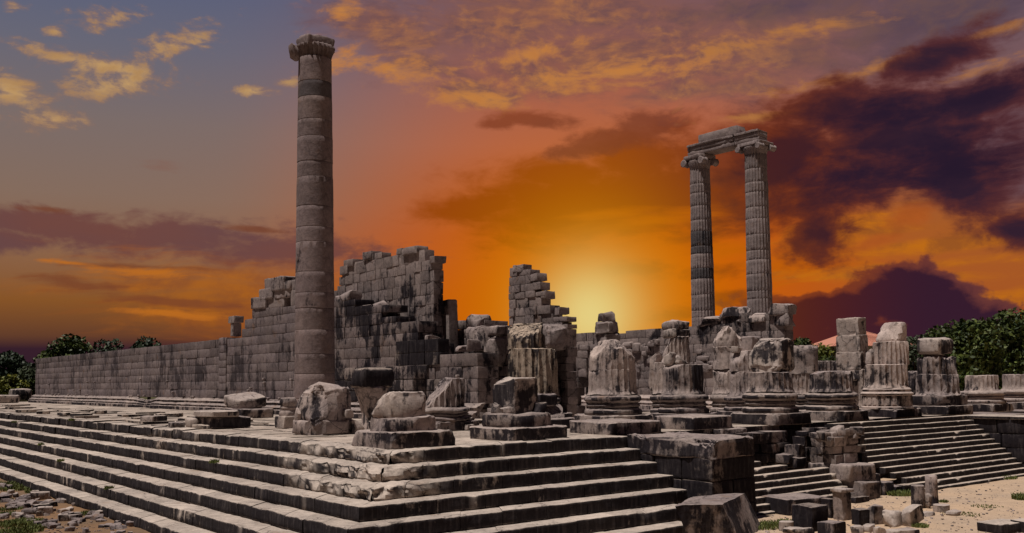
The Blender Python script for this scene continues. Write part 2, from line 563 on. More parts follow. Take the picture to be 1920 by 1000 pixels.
# ---------------------------------------------------------------- materials
def stone(name, ca, cb, stain=0.5, stain_sc=1.0, dark=(0.0095, 0.0085, 0.0135), blotch=0.45, bump=0.4, thr=0.5, lich=None, top_clean=True, grain=1.0, crack=0.7, smix=0.95):
    m = bpy.data.materials.new(name)
    m.use_nodes = True
    nt = m.node_tree
    bs = nt.nodes['Principled BSDF']
    bs.inputs['Roughness'].default_value = 0.92
    bs.inputs['Specular IOR Level'].default_value = 0.05
    g = nt.nodes.new('ShaderNodeNewGeometry')
    pos = X(nt, g.outputs['Position'])
    sp = nt.nodes.new('ShaderNodeSeparateXYZ')
    nt.links.new(g.outputs['Position'], sp.inputs[0])
    px, py, pz = (X(nt, sp.outputs[i]) for i in range(3))
    sn = nt.nodes.new('ShaderNodeSeparateXYZ')
    nt.links.new(g.outputs['True Normal'], sn.inputs[0])
    nz = X(nt, sn.outputs[2])
    at = nt.nodes.new('ShaderNodeAttribute')
    at.attribute_name = 'tone'
    tone = X(nt, at.outputs['Fac'])
    n1 = noise(nt, pos, 0.55, 6, 0.6)
    n2 = noise(nt, pos, 3.2, 8, 0.7)
    n3 = noise(nt, pos, 16.0, 6, 0.75)
    col = mixc(nt, n1.ss(0.35, 0.65), ca, cb)
    val = (n2 - 0.5) * 1.3 + (n3 - 0.5) * (1.1 * grain) + (tone - 0.5) * 0.9 + 1.0
    col = mixc(nt, 1.0, col, vec(nt, val, val, val), 'MULTIPLY')
    # warm iron stains
    n4 = noise(nt, pos, 1.1, 5, 0.6)
    col = mixc(nt, n4.ss(0.58, 0.78) * 0.45, col, (0.26, 0.145, 0.07))
    # run-off streaks on steep faces
    st = noise(nt, vec(nt, px * (2.6 * stain_sc), py * (2.6 * stain_sc), pz * 0.32), 1.0, 7, 0.62)
    big = noise(nt, pos, 0.32, 3, 0.5)
    steep = nz.abs().ss(0.80, 0.45) if top_clean else 1.0
    mid = noise(nt, vec(nt, px * 0.9, py * 0.9, pz * 0.75), 1.0, 7, 0.66, 0.4)
    f = ((st - 0.5) * 0.95 + (mid - 0.5) * 1.25 + (big - 0.5) * 1.0 + (n2 - 0.5) * 0.6 + (stain - thr)).ss(-0.05, 0.14)
    if top_clean:
        f = f * steep
    af = nt.nodes.new('ShaderNodeAttribute')
    af.attribute_name = 'fresh'
    f = f * X(nt, af.outputs['Fac']).rsub(1.0)
    st2 = noise(nt, vec(nt, px * (7.0 * stain_sc), py * (7.0 * stain_sc), pz * 1.1), 1.0, 5, 0.6)
    dk = mixc(nt, st2.ss(0.46, 0.72), dark, (0.048, 0.042, 0.046))
    col = mixc(nt, f * smix, col, dk)
    # lichen blotches
    n5 = noise(nt, pos, 2.4, 10, 0.78, 0.6)
    f2 = n5.ss(0.53, 0.60) * blotch
    col = mixc(nt, f2, col, lich or (0.05, 0.045, 0.05))
    # hairline cracks
    wv = nt.nodes.new('ShaderNodeVectorMath')
    wv.operation = 'ADD'
    nt.links.new(g.outputs['Position'], wv.inputs[0])
    wn = vec(nt, (n2 - 0.5) * 0.5, (st - 0.5) * 0.5, (n4 - 0.5) * 0.7)
    nt.links.new(wn.k, wv.inputs[1])
    vc = nt.nodes.new('ShaderNodeTexVoronoi')
    vc.feature = 'DISTANCE_TO_EDGE'
    vc.inputs['Scale'].default_value = 0.95
    nt.links.new(wv.outputs[0], vc.inputs['Vector'])
    ck = X(nt, vc.outputs['Distance']).ss(0.022, 0.006) * n1.ss(0.42, 0.58) * crack
    col = mixc(nt, ck, col, (0.02, 0.017, 0.02))
    nt.links.new(col.k, bs.inputs['Base Color'])
    n6 = noise(nt, pos, 6.0, 4, 0.55)
    vo = nt.nodes.new('ShaderNodeTexVoronoi')
    vo.inputs['Scale'].default_value = 7.0
    nt.links.new(pos.k, vo.inputs['Vector'])
    hgt = n6 * 0.8 + X(nt, vo.outputs['Distance']).ss(0.0, 0.35) * 0.10
    bp = nt.nodes.new('ShaderNodeBump')
    bp.inputs['Strength'].default_value = bump
    bp.inputs['Distance'].default_value = 0.05
    nt.links.new(hgt.k, bp.inputs['Height'])
    nt.links.new(bp.outputs[0], bs.inputs['Normal'])
    return m


WARM, GREY = (0.43, 0.345, 0.265), (0.33, 0.275, 0.235)
M_step = stone('step_marble', (0.45, 0.385, 0.335), (0.36, 0.31, 0.275), stain=0.86, stain_sc=1.5, blotch=0.14)
M_stair = stone('stair_marble', (0.47, 0.395, 0.335), (0.40, 0.335, 0.285), stain=0.96, stain_sc=1.2, blotch=0.10)
M_pave = stone('pavement_marble', (0.42, 0.355, 0.305), (0.35, 0.295, 0.255), stain=0.6, blotch=0.28)
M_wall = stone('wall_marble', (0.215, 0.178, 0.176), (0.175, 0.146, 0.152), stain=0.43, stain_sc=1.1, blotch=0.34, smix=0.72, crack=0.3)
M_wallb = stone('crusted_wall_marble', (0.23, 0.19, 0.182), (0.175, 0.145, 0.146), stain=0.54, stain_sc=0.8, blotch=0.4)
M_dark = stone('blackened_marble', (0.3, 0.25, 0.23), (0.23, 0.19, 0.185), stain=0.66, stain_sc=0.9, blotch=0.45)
M_rubble = stone('rubble_marble', (0.285, 0.236, 0.222), (0.215, 0.18, 0.178), stain=0.36, blotch=0.38)
M_drum = stone('drum_marble', (0.42, 0.345, 0.312), (0.31, 0.258, 0.246), stain=0.38, stain_sc=1.6, blotch=0.35)
M_drumd = stone('stained_drum_marble', (0.38, 0.314, 0.288), (0.27, 0.226, 0.222), stain=0.50, stain_sc=1.6, blotch=0.45)
M_base = stone('base_marble', (0.36, 0.3, 0.272), (0.29, 0.242, 0.23), stain=0.60, stain_sc=0.9, blotch=0.42)
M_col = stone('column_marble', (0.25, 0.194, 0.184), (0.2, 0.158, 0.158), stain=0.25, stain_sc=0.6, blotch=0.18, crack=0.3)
M_rock = stone('fallen_marble', (0.42, 0.357, 0.318), (0.31, 0.262, 0.245), stain=0.47, stain_sc=1.0, blotch=0.3)


def plain(name, col, var=0.3, rough=0.9, scale=6.0):
    m = bpy.data.materials.new(name)
    m.use_nodes = True
    nt = m.node_tree
    bs = nt.nodes['Principled BSDF']
    bs.inputs['Roughness'].default_value = rough
    bs.inputs['Specular IOR Level'].default_value = 0.2
    g = nt.nodes.new('ShaderNodeNewGeometry')
    pos = X(nt, g.outputs['Position'])
    n = noise(nt, pos, scale, 6, 0.6)
    v = (n - 0.5) * (2 * var) + 1.0
    c = mixc(nt, 1.0, col, vec(nt, v, v, v), 'MULTIPLY')
    nt.links.new(c.k, bs.inputs['Base Color'])
    return m


def leafmat(name, ca, cb):
    m = bpy.data.materials.new(name)
    m.use_nodes = True
    nt = m.node_tree
    bs = nt.nodes['Principled BSDF']
    bs.inputs['Roughness'].default_value = 0.6
    bs.inputs['Specular IOR Level'].default_value = 0.3
    at = nt.nodes.new('ShaderNodeAttribute')
    at.attribute_name = 'tone'
    t = X(nt, at.outputs['Fac'])
    c = mixc(nt, t, ca, cb)
    nt.links.new(c.k, bs.inputs['Base Color'])
    return m


def earth(name):
    m = bpy.data.materials.new(name)
    m.use_nodes = True
    nt = m.node_tree
    bs = nt.nodes['Principled BSDF']
    bs.inputs['Roughness'].default_value = 0.97
    bs.inputs['Specular IOR Level'].default_value = 0.1
    g = nt.nodes.new('ShaderNodeNewGeometry')
    pos = X(nt, g.outputs['Position'])
    sp = nt.nodes.new('ShaderNodeSeparateXYZ')
    nt.links.new(g.outputs['Position'], sp.inputs[0])
    gx, gy = X(nt, sp.outputs[0]), X(nt, sp.outputs[1])
    n1 = noise(nt, pos, 0.35, 7, 0.62)
    n2 = noise(nt, pos, 2.6, 8, 0.7)
    n3 = noise(nt, pos, 18.0, 7, 0.72)
    sand = mixc(nt, n1.ss(0.35, 0.65), (0.47, 0.345, 0.24), (0.40, 0.305, 0.225))
    soil = mixc(nt, n1.ss(0.35, 0.65), (0.21, 0.125, 0.070), (0.155, 0.105, 0.068))
    side = (gx * 0.785 + gy * 0.62 + (n1 - 0.5) * 4.0).ss(14.0, 21.0)       # trodden court sand against reddish soil by the flank
    col = mixc(nt, side, soil, sand)
    v = (n2 - 0.5) * 0.7 + (n3 - 0.5) * 0.9 + 1.0
    col = mixc(nt, 1.0, col, vec(nt, v, v, v), 'MULTIPLY')
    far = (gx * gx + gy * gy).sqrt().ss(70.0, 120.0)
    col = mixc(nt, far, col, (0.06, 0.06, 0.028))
    nt.links.new(col.k, bs.inputs['Base Color'])
    bp = nt.nodes.new('ShaderNodeBump')
    bp.inputs['Strength'].default_value = 0.25
    bp.inputs['Distance'].default_value = 0.04
    h = n2 * 0.6 + n3 * 0.5
    nt.links.new(h.k, bp.inputs['Height'])
    nt.links.new(bp.outputs[0], bs.inputs['Normal'])
    return m


M_earth = earth('bare_earth')
M_hill = plain('far_hill', (0.035, 0.03, 0.045), 0.3, 1.0, 0.02)
M_leaf = leafmat('dark_leaves', (0.010, 0.024, 0.007), (0.10, 0.13, 0.025))
M_leaf2 = leafmat('olive_leaves', (0.035, 0.05, 0.026), (0.10, 0.12, 0.065))
M_leaf3 = leafmat('yellow_green_leaves', (0.06, 0.08, 0.012), (0.20, 0.20, 0.03))
M_leaf4 = leafmat('bluish_leaves', (0.018, 0.032, 0.022), (0.055, 0.08, 0.04))
M_grass = leafmat('grass_blades', (0.06, 0.085, 0.02), (0.17, 0.19, 0.055))
M_bark = plain('bark', (0.10, 0.075, 0.055), 0.4)
M_plaster = plain('pale_plaster', (0.55, 0.50, 0.45), 0.1)
M_glass = plain('dark_window', (0.03, 0.03, 0.035), 0.1, 0.2)


def tiles():
    m = plain('roof_tiles', (0.50, 0.22, 0.155), 0.15)
    return m


M_tile = tiles()


# ---------------------------------------------------------------- object helpers
def tag(o, label, cat, group=None, kind=None):
    if label:
        o['label'] = label
    if cat:
        o['category'] = cat
    if group:
        o['group'] = group
    if kind:
        o['kind'] = kind
    return o


def thing(name, label, cat, loc, rz=38.0, group=None):
    o = bpy.data.objects.new(name, None)
    o.empty_display_size = 0.2
    o.location = tuple(float(t) for t in loc)
    o.rotation_euler = (0, 0, math.radians(rz))
    C.objects.link(o)
    tag(o, label, cat, group)
    return o


def struct(o):
    o['kind'] = 'structure'
    return o


GZ = -2.58      # court and field level


def gheight(x, y):
    P = np.stack([np.asarray(x, float), np.asarray(y, float), np.zeros(np.shape(x))], 1)
    near = np.clip(1 - np.hypot(x, y) / 300, 0, 1)
    return GZ + (fbm(P * 0.22, 3, 3) * 0.10 + fbm(P * 1.3, 9, 3) * 0.035) * near


def gz(x, y):
    return float(gheight(np.array([x]), np.array([y]))[0])


# ---------------------------------------------------------------- ground and hills
def ground():
    def axis(lo, hi, mid0, mid1, st):
        a = list(np.arange(mid0, mid1 + 1e-6, st))
        s, x = st, mid1
        while x < hi:
            s *= 1.35
            x += s
            a.append(min(x, hi))
        s, x = st, mid0
        while x > lo:
            s *= 1.35
            x -= s
            a.insert(0, max(x, lo))
        return np.array(a)
    xs = axis(-3000, 3000, -26, 34, 0.28)
    ys = axis(-400, 4000, 16, 50, 0.28)
    Xg, Yg = np.meshgrid(xs, ys)
    x, y = Xg.ravel(), Yg.ravel()
    z = gheight(x, y)
    nx, ny = len(xs), len(ys)
    F = [(j * nx + i, j * nx + i + 1, (j + 1) * nx + i + 1, (j + 1) * nx + i) for j in range(ny - 1) for i in range(nx - 1)]
    o = MB().add(np.stack([x, y, z], 1), F).build('ground', M_earth, None, 60)
    struct(o)
    # low far ridge on the left horizon
    n = 80
    v, f = [], []
    for i in range(n):
        a = -1.0 + 2.0 * i / (n - 1)
        for j, (d, k) in enumerate(((1500, 0), (1750, 0.75), (2050, 1.0), (2500, 0.0))):
            h = k * (70 + 38 * math.sin(a * 7 + 1) + 22 * math.sin(a * 17)) * (0.55 + 0.45 * (a < -0.2) + 0.0)
            v.append((math.sin(a) * d, math.cos(a) * d, GZ - 1 + h))
    for i in range(n - 1):
        for j in range(3):
            f.append((i * 4 + j, (i + 1) * 4 + j, (i + 1) * 4 + j + 1, i * 4 + j + 1))
    o = MB().add(v, f).build('hills', M_hill, None, 80)
    struct(o)


ground()

# ---------------------------------------------------------------- stepped platform
RISE, TRL, TRF = 0.375, 0.70, 0.70
LEN_V = 104.0
F_END = [9.15, 9.0, 9.0, 9.0, 8.85, 8.2, 7.6]


def step_profile():
    return np.array([(0.06, -RISE - 0.05), (0.0, -RISE * 0.86), (0, -RISE * 0.62), (0, -RISE * 0.38), (0, -RISE * 0.17),
                     (0.003, -0.02), (0.014, -0.003), (0.06, 0.0), (0.2, 0.0), (0.42, 0.0), (0.66, 0.0), (0.92, -0.004)])


PROF = step_profile()


def run_blocks(L, r, fine_to, lo=0.9, hi=1.7):
    """block boundaries and sample positions along a run"""
    s, out = 0.0, []
    while s < L - 0.3:
        l = r.uniform(lo, hi)
        e = min(L, s + l)
        if L - e < 0.5:
            e = L
        st = 0.11 if s < fine_to else (0.25 if s < fine_to * 2 else 0.5)
        n = max(2, int((e - s) / st))
        pts = [s + 0.003, s + 0.014] + [s + (e - s) * k / n for k in range(1, n)] + [e - 0.014, e - 0.003]
        out.append((pts, r.gauss(0, 1), r.gauss(0, 1), r.uniform(0, 1)))
        s = e
    return out


def step_mesh(mb, k, side, L, seed, wear_fn, jit):
    r = random.Random(seed)
    Vs, T = [], []
    npf = len(PROF)
    for (pts, ja, jb, tn) in run_blocks(L, r, 26):
        for i, s in enumerate(pts):
            end = i == 0 or i == len(pts) - 1
            d = PROF[:, 0].copy()
            z = PROF[:, 1].copy()
            jj = jit(s)
            d = d + ja * 0.010 * jj * (PROF[:, 0] < 0.1)
            z = z + jb * 0.008 * jj * (PROF[:, 1] > -0.2)
            if end:
                d = d + 0.02 * (PROF[:, 0] < 0.1)
                z = z - 0.003 * (PROF[:, 1] > -0.05)
            Vs.append((s, d, z))
            T.append(np.full(npf, 0.35 + 0.3 * tn))
    n = len(Vs)
    S = np.array([q[0] for q in Vs])
    D = np.stack([q[1] for q in Vs])
    Z = np.stack([q[2] for q in Vs])
    # chips and worn noses
    w = wear_fn(S)                                   # 0..1 heavy erosion
    P1 = np.stack([S * 1.0, np.full(n, k * 9.1 + seed), np.zeros(n)], 1)
    chip = np.maximum(0, fbm(P1 * 2.1, seed, 4, 0.6) - 0.16) * 0.55 + np.maximum(0, fbm(P1 * 0.6, seed + 3, 3) - 0.25) * 0.3
    chip = np.minimum(chip * 0.22, 0.045) * (1 - np.minimum(w, 1)) + w * (0.10 + 0.07 * fbm(P1 * 1.3, seed + 19, 2))
    nose = np.exp(-((PROF[:, 0] - 0.02) / 0.10) ** 2 - (PROF[:, 1] / 0.13) ** 2)
    D = D + chip[:, None] * nose[None] * 0.9
    Z = Z - chip[:, None] * nose[None] * 0.75
    # lumps over the riser where badly eroded
    pts3 = np.stack([np.repeat(S, npf), (PROF[:, 1][None] + 0 * D).ravel(), np.full(n * npf, k * 3.3 + seed)], 1)
    lump = fbm(pts3 * np.array([2.3, 3.0, 1.0]), seed + 11, 4, 0.55).reshape(n, npf)
    face = (PROF[:, 0] < 0.25)[None]
    D = D + np.where(face, (lump * 0.32 + 0.06) * w[:, None] + lump * 0.022, 0)
    Z = Z + np.where(PROF[:, 1][None] > -0.1, lump * (0.05 * w[:, None] + 0.006), 0)
    o = -k * (TRL if side == 'flank' else TRL)
    out = []
    for i in range(n):
        t = S[i] / L
        lead = o + D[i]                              # distance inside along the normal
        if side == 'flank':
            uu = lead
            vv = lead + (L - lead + o) * t - 0.0
        else:
            vv = lead
            uu = lead + (L - lead + o) * t
        out.append(np.stack([uu, vv, -k * RISE + Z[i]], 1))
    P = np.concatenate(out)
    P = P + vnz(P, 5.0, 0.008, 5, 2)
    F = []
    for i in range(n - 1):
        for j in range(npf - 1):
            a = i * npf + j
            q = (a, a + 1, a + npf + 1, a + npf)
            F.append(q if side == 'flank' else q[::-1])
    # end cap at far end of the front runs
    if side == 'front':
        a = (n - 1) * npf
        base = len(P)
        P = np.concatenate([P, [[P[a][0], P[a][1] + 0.9, P[a][2]]]])
        T.append(np.full(1, 0.4))
        F.append(tuple([base] + [a + j for j in range(npf - 1, -1, -1)]))
    fr = np.repeat(np.clip(w * 1.3 + np.where(chip > 0.035, 0.5, 0) - 0.15, 0, 0.9), npf)
    fr = fr * np.clip(0.42 + fbm(np.concatenate(out) * 1.9, 21, 4, 0.6) * 2.2, 0, 1)
    fr = np.concatenate([fr, np.zeros(len(P) - len(fr))])
    mb.add(P, F, np.concatenate(T), fr)


platform = thing('stepped_platform', 'broad stepped marble platform whose corner points at the viewer, carrying the column stumps', 'platform', W(0, 0, 0))
for k in range(7):
    mb = MB()

    def wearL(S, k=k):
        if k < 3:
            return np.clip(1.1 - S / (7.2 - 0.9 * k), 0, 1) ** 0.8 * (0.8 if k == 0 else 1) + 0.22 * np.exp(-((S - 17) / 5) ** 2) * (k < 2)
        return 0.05 + 0 * S

    def wearF(S, k=k):
        if k < 3:
            return np.clip(1.0 - S / (1.6 + 0.7 * k), 0, 1) + 0.02
        return 0.02 + 0 * S

    def jitL(S, k=k):
        return (3.2 if S > 13 else 1.2) if k == 0 else ((2.2 if S > 20 else 1.1) if k == 1 else 1.0)
    step_mesh(mb, k, 'flank', LEN_V, 40 + k, wearL, jitL)
    step_mesh(mb, k, 'front', F_END[k] + k * TRL, 80 + k, wearF, lambda s: 0.8)
    mb.build('step', M_step if k < 7 else M_stair, platform, 40)


def pavement():
    r = random.Random(5)
    mb = MB()
    V0, F0 = gbox(3, 3, 2)
    E0 = edged(V0, 0.25)

    def slab(u0, u1, v0, v1, zt, th, tone, tilt=(0, 0)):
        c = E0 * np.array([(u1 - u0) / 2 - 0.008, (v1 - v0) / 2 - 0.008, th / 2])
        c[:, 2] += c[:, 0] * tilt[0] + c[:, 1] * tilt[1]
        mb.add(c + np.array([(u0 + u1) / 2, (v0 + v1) / 2, zt - th / 2]), F0, tone)
    v = 0.85
    while v < 103:
        dv = r.uniform(0.9, 1.5) * (1 if v < 40 else 1.8)
        u = 0.85
        umax = 32 if v < 15 else 12.0
        while u < umax:
            du = r.uniform(1.0, 1.9)
            rough = 1.0 if v > 16 and u < 6 else 0.25
            q = r.random()
            zt = -0.002 + r.gauss(0, 0.012) * (0.4 + rough)
            if rough == 1.0 and q < 0.13:
                zt -= 0.10
            elif rough == 1.0 and q > 0.86:
                zt += r.uniform(0.04, 0.13)
            slab(u, u + du, v, v + dv, min(zt, 0.15), 0.3, r.uniform(0.3, 0.7), (r.gauss(0, 0.012) * rough, r.gauss(0, 0.012) * rough))
            u += du
        v += dv
    return mb.build('pavement', M_pave, platform, 30)


pavement()
# solid core under the pavement (front foundation where the steps are missing)
mb = MB()
P, F = gbox(2, 2, 2)
mb.add(P * np.array([22.5, 51.5, 1.25]) + np.array([23.2, 52.3, -1.45]), F, 0.4)
mb.build('core', M_dark, platform, 30)


# ---------------------------------------------------------------- masonry
_tb = gbox(3, 2, 3)


def block(mb, cx, cy, cz, sx, sy, sz, r, jit=0.015, rnd=0.04, amp=0.02, tone=None, rot=0.0, fine=None):
    V0, F0 = fine or _tb
    c = edged(V0, 0.22)
    L8 = (np.abs(c) ** 36).sum(1, keepdims=True) ** (1 / 36)
    L2 = np.linalg.norm(c, axis=1, keepdims=True)
    P = (c / L8) * (1 - rnd) + c / L2 * rnd
    P = P * np.array([sx, sy, sz]) / 2
    P = P + vnz(P + np.array([cx, cy, cz]) * 3.1, 2.2, amp, 3, 2)
    if rot:
        P = P @ rotm(r.gauss(0, rot), r.gauss(0, rot), r.gauss(0, rot)).T
    P = P + np.array([cx + r.gauss(0, jit * 0.3), cy + r.gauss(0, jit), cz])
    mb.add(P, F0, r.uniform(0.25, 0.75) if tone is None else tone)


def ashlar(mb, s0, s1, top, z0, ch, thick, seed, lmin=0.9, lmax=1.9, jit=0.014, rnd=0.03, amp=0.018, rot=0.0, chvar=0.05, skip=None, axis='v', cpos=0.0, taper=0.0, depthvar=0.0, toneb=None):
    """blocks along s (axis v or u), facing outwards at cpos; masonry kept below top(s)"""
    r = random.Random(seed)
    z = z0
    zmax = max(top(s0 + (s1 - s0) * i / 200) for i in range(201))
    row = 0
    while z < zmax + 0.05:
        h = ch * (1 + r.uniform(-chvar, chvar))
        s = s0 - r.uniform(0, lmax * 0.5)
        while s < s1:
            l = r.uniform(lmin, lmax)
            a, b = max(s, s0), min(s + l, s1)
            s += l
            if b - a < 0.12:
                continue
            m = (a + b) / 2
            tz = min(top(m), top(a + 0.15 * (b - a)), top(b - 0.15 * (b - a)))
            if z + h * 0.45 > tz:
                continue
            hh = min(h, max(0.2, tz - z)) if z + h > tz else h
            if skip and skip(m, z):
                continue
            th = thick * (1 + r.uniform(-depthvar, 0))
            tn = None if toneb is None else toneb(m, z, r)
            cy = thick / 2
            if axis == 'v':
                t = MB()
                block(t, 0, 0, 0, b - a - 0.004, th, hh - 0.003, r, jit, rnd, amp, tn, rot)
                Q = t.v[0]
                P = np.stack([Q[:, 1] + cpos + cy, Q[:, 0] * -1 + m, Q[:, 2] + z + hh / 2], 1)
                mb.add(P, t.f, t.t[0])
            else:
                t = MB()
                block(t, 0, 0, 0, b - a - 0.004, th, hh - 0.003, r, jit, rnd, amp, tn, rot)
                Q = t.v[0]
                P = np.stack([Q[:, 0] + m, Q[:, 1] + cpos + cy, Q[:, 2] + z + hh / 2], 1)
                mb.add(P, t.f, t.t[0])
        z += h
        row += 1


def interp(pts):
    pts = sorted(pts)
    xs = [p[0] for p in pts]
    ys = [p[1] for p in pts]
    return lambda s: float(np.interp(s, xs, ys))


def moulding(mb, s0, s1, prof, axis, cpos, seed, seg=0.5, gap=0.0, tone=0.45, brk=None):
    """extrude a moulded profile (out, z) along s"""
    n = max(2, int((s1 - s0) / seg))
    prof = np.array(prof)
    rows = []
    for i in range(n + 1):
        s = s0 + (s1 - s0) * i / n
        P = np.zeros((len(prof), 3))
        P[:, 0] = s
        P[:, 1] = -prof[:, 0]
        P[:, 2] = prof[:, 1]
        if brk is not None:
            b = brk(s)
            P[:, 1] = P[:, 1] * (1 - b)
            P[:, 2] = P[:, 2] * (1 - 0.4 * b)
        rows.append(P)
    P = np.concatenate(rows)
    P = P + vnz(P + seed, 1.6, 0.03, seed, 3)
    if axis == 'v':
        P = np.stack([P[:, 1] + cpos, P[:, 0], P[:, 2]], 1)
    else:
        P = np.stack([P[:, 0], P[:, 1] + cpos, P[:, 2]], 1)
    m = len(prof)
    F = []
    for i in range(n):
        for j in range(m - 1):
            a = i * m + j
            F.append((a, a + 1, a + m + 1, a + m))
    F.append(tuple(range(m)))
    F.append(tuple(n * m + j for j in range(m - 1, -1, -1)))
    mb.add(P, F, tone)


BASE_PROF = [(0.62, -0.02), (0.62, 0.24), (0.58, 0.27), (0.48, 0.28), (0.50, 0.34), (0.52, 0.40), (0.46, 0.46), (0.34, 0.48), (0.28, 0.54), (0.30, 0.62), (0.33, 0.68), (0.26, 0.74), (0.12, 0.78), (0.05, 0.86), (-0.2, 0.9)]


# ---- long flank wall (face u = 11.5)
WU = 11.5


def px_u(pts, u):
    return [on_u(x, y, u) for x, y in pts]


wall = thing('flank_wall', 'long grey ashlar wall running far back on the left behind the tall lone column', 'wall', W(0, 0, 0))
top_px = [(72, 672), (250, 651), (430, 632), (431, 632), (446, 632), (447, 606), (458, 604), (459, 580), (500, 577), (548, 574), (549, 574),
          (575, 560), (628, 560), (672, 562), (673, 574), (705, 570), (732, 572), (733, 592), (780, 602), (781, 624), (830, 636), (831, 655), (895, 656)]
topF = interp(px_u(top_px, WU))
mb = MB()
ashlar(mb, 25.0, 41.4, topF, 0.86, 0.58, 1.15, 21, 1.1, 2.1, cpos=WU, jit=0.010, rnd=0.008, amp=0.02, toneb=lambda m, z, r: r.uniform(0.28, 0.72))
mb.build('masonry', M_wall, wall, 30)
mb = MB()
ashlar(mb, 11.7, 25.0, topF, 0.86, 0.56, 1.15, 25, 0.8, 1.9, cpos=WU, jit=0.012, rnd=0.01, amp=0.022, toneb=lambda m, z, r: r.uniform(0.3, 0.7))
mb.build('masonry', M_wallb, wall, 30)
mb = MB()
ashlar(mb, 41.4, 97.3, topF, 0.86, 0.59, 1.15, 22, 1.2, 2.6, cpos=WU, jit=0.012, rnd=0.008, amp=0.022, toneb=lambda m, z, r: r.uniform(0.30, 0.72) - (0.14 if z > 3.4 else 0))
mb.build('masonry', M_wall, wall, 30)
mb = MB()
gapf = lambda s: max(0.0, 1 - abs(s - 57.5) / 2.6) ** 0.5 * 0.75 if abs(s - 57.5) < 2.6 else 0.0
moulding(mb, 11.4, 97.6, BASE_PROF, 'v', WU, 4, 0.45, brk=gapf)
mb.build('base_moulding', M_base, wall, 30)
mb = MB()
r = random.Random(8)
for (a, b) in ((40.6, 41.9),):
    z = 0.86
    while z < 4.9:
        block(mb, WU - 0.05 + 0.75, (a + b) / 2, z + 0.26, 1.6, b - a, 0.51, r, 0.004)
        z += 0.52
mb.build('pilaster', M_wall, wall, 30)
# lifting bosses left on the masonry
mb = MB()
for i in range(64):
    s = r.choice([r.uniform(13, 40), r.uniform(42, 96)])
    zz = r.choice([0.93, 0.95, 0.93, r.uniform(1.2, 2.4)])
    P, F = rock((0.2, 0.2, 0.18), 0.08, 0.7, 0.02, seed=i, loc=(WU - 0.07, s, zz))
    mb.add(P, F, 0.7)
mb.build_each('lifting_boss', M_rubble, wall, 60)
# broken upper blocks left of the tall column
mb = MB()
for (x0, x1, y0, y1) in ((470, 500, 560, 577), (500, 530, 556, 577), (486, 512, 543, 560), (512, 540, 540, 557), (540, 556, 545, 575), (495, 533, 524, 543), (533, 556, 527, 545), (500, 545, 536, 543)):
    va, zt = on_u((x0), y0, WU)
    vb, zb = on_u((x1), y1, WU)
    P, F = rock((1.5, abs(va - vb) * 0.97, (zt - zb) * 1.0), 0.16, 0.08, 0.05, seed=x0, loc=(WU + 0.75 + r.uniform(-0.1, 0.25), (va + vb) / 2, (zt + zb) / 2), rot=(r.gauss(0, 1.5), 0, r.gauss(0, 3)))
    mb.add(P, F, r.uniform(0.4, 0.7))
mb.build_each('loose_course', M_rubble, wall, 35)
# broken boulders along the falling top, right of the column
mb = MB()
for (x, y, w, h) in ((655, 553, 40, 16), (650, 578, 50, 22), (690, 578, 22, 18), (712, 574, 26, 22), (745, 603, 24, 16), (700, 596, 40, 20), (725, 598, 22, 22), (810, 634, 26, 10), (868, 652, 14, 8), (886, 644, 12, 16), (640, 563, 30, 14)):
    v, z = on_u(x, y, WU + 0.4)
    k = W(WU, v)[1] / FPX
    P, F = crag((0.95, w * k * 1.0, h * k * 1.5), x, 0.11, loc=(WU + 0.5, v, z - h * k * 0.2), rnd=0.15)
    mb.add(P, F, r.uniform(0.5, 0.8))
mb.build_each('broken_block', M_rubble, wall, 40)
# projecting blackened courses of the anta
mb = MB()
va, _ = on_u(632, 700, WU - 0.16)
vb, zz = on_u(800, 684, WU - 0.16)
for z0_, z1_ in ((0.88, 1.42), (1.44, 1.98), (2.0, zz)):
    s = vb + (0.0 if z0_ > 1.5 else -2.2)
    while s < va:
        l = r.uniform(1.0, 1.8)
        block(mb, WU + 0.2, s + l / 2, (z0_ + z1_) / 2, 0.72, l - 0.015, z1_ - z0_ - 0.012, r, 0.006, 0.03)
        s += l
mb.build('projecting_course', M_dark, wall, 30)
mb = MB()
va, z1 = on_u(745, 640, WU - 0.07)
vb, z0 = on_u(822, 684, WU - 0.07)
s = vb
while s < va - 0.2:
    l = r.uniform(1.0, 1.6)
    for q in range(2):
        block(mb, WU + 0.25, s + l / 2, z0 + (z1 - z0) * (0.25 + 0.5 * q), 0.64, l - 0.012, (z1 - z0) / 2 - 0.01, r, 0.006)
    s += l
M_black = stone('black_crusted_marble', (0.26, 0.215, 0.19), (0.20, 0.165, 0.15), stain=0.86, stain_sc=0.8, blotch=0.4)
mb.build('blackened_course', M_black, wall, 30)

# a little broken pillar on top of that wall
v, z = on_u(437, 631, WU + 0.3)
vt, zt = on_u(437, 594, WU + 0.3)
t = thing('broken_pillar', 'small T shaped pillar stub with projecting cap standing on the wall top', 'pillar', W(WU + 0.5, v, z))
k = W(WU, v)[1] / FPX
mb = MB()
P, F = rock((0.6, 14 * k, (zt - z) * 0.68), 0.14, 0.05, 0.03, seed=3, loc=(0, 0, (zt - z) * 0.34))
mb.add(P, F, 0.5)
mb.build('shaft', M_rubble, t)
mb = MB()
P, F = rock((0.7, 30 * k, (zt - z) * 0.34), 0.14, 0.08, 0.04, seed=4, loc=(0, 0, (zt - z) * 0.85), cuts=(((0, -1, -1.2), 0.55, 0.02), ((0, 1, -1.2), 0.55, 0.02)))
mb.add(P, F, 0.5)
mb.build('cap', M_rubble, t)


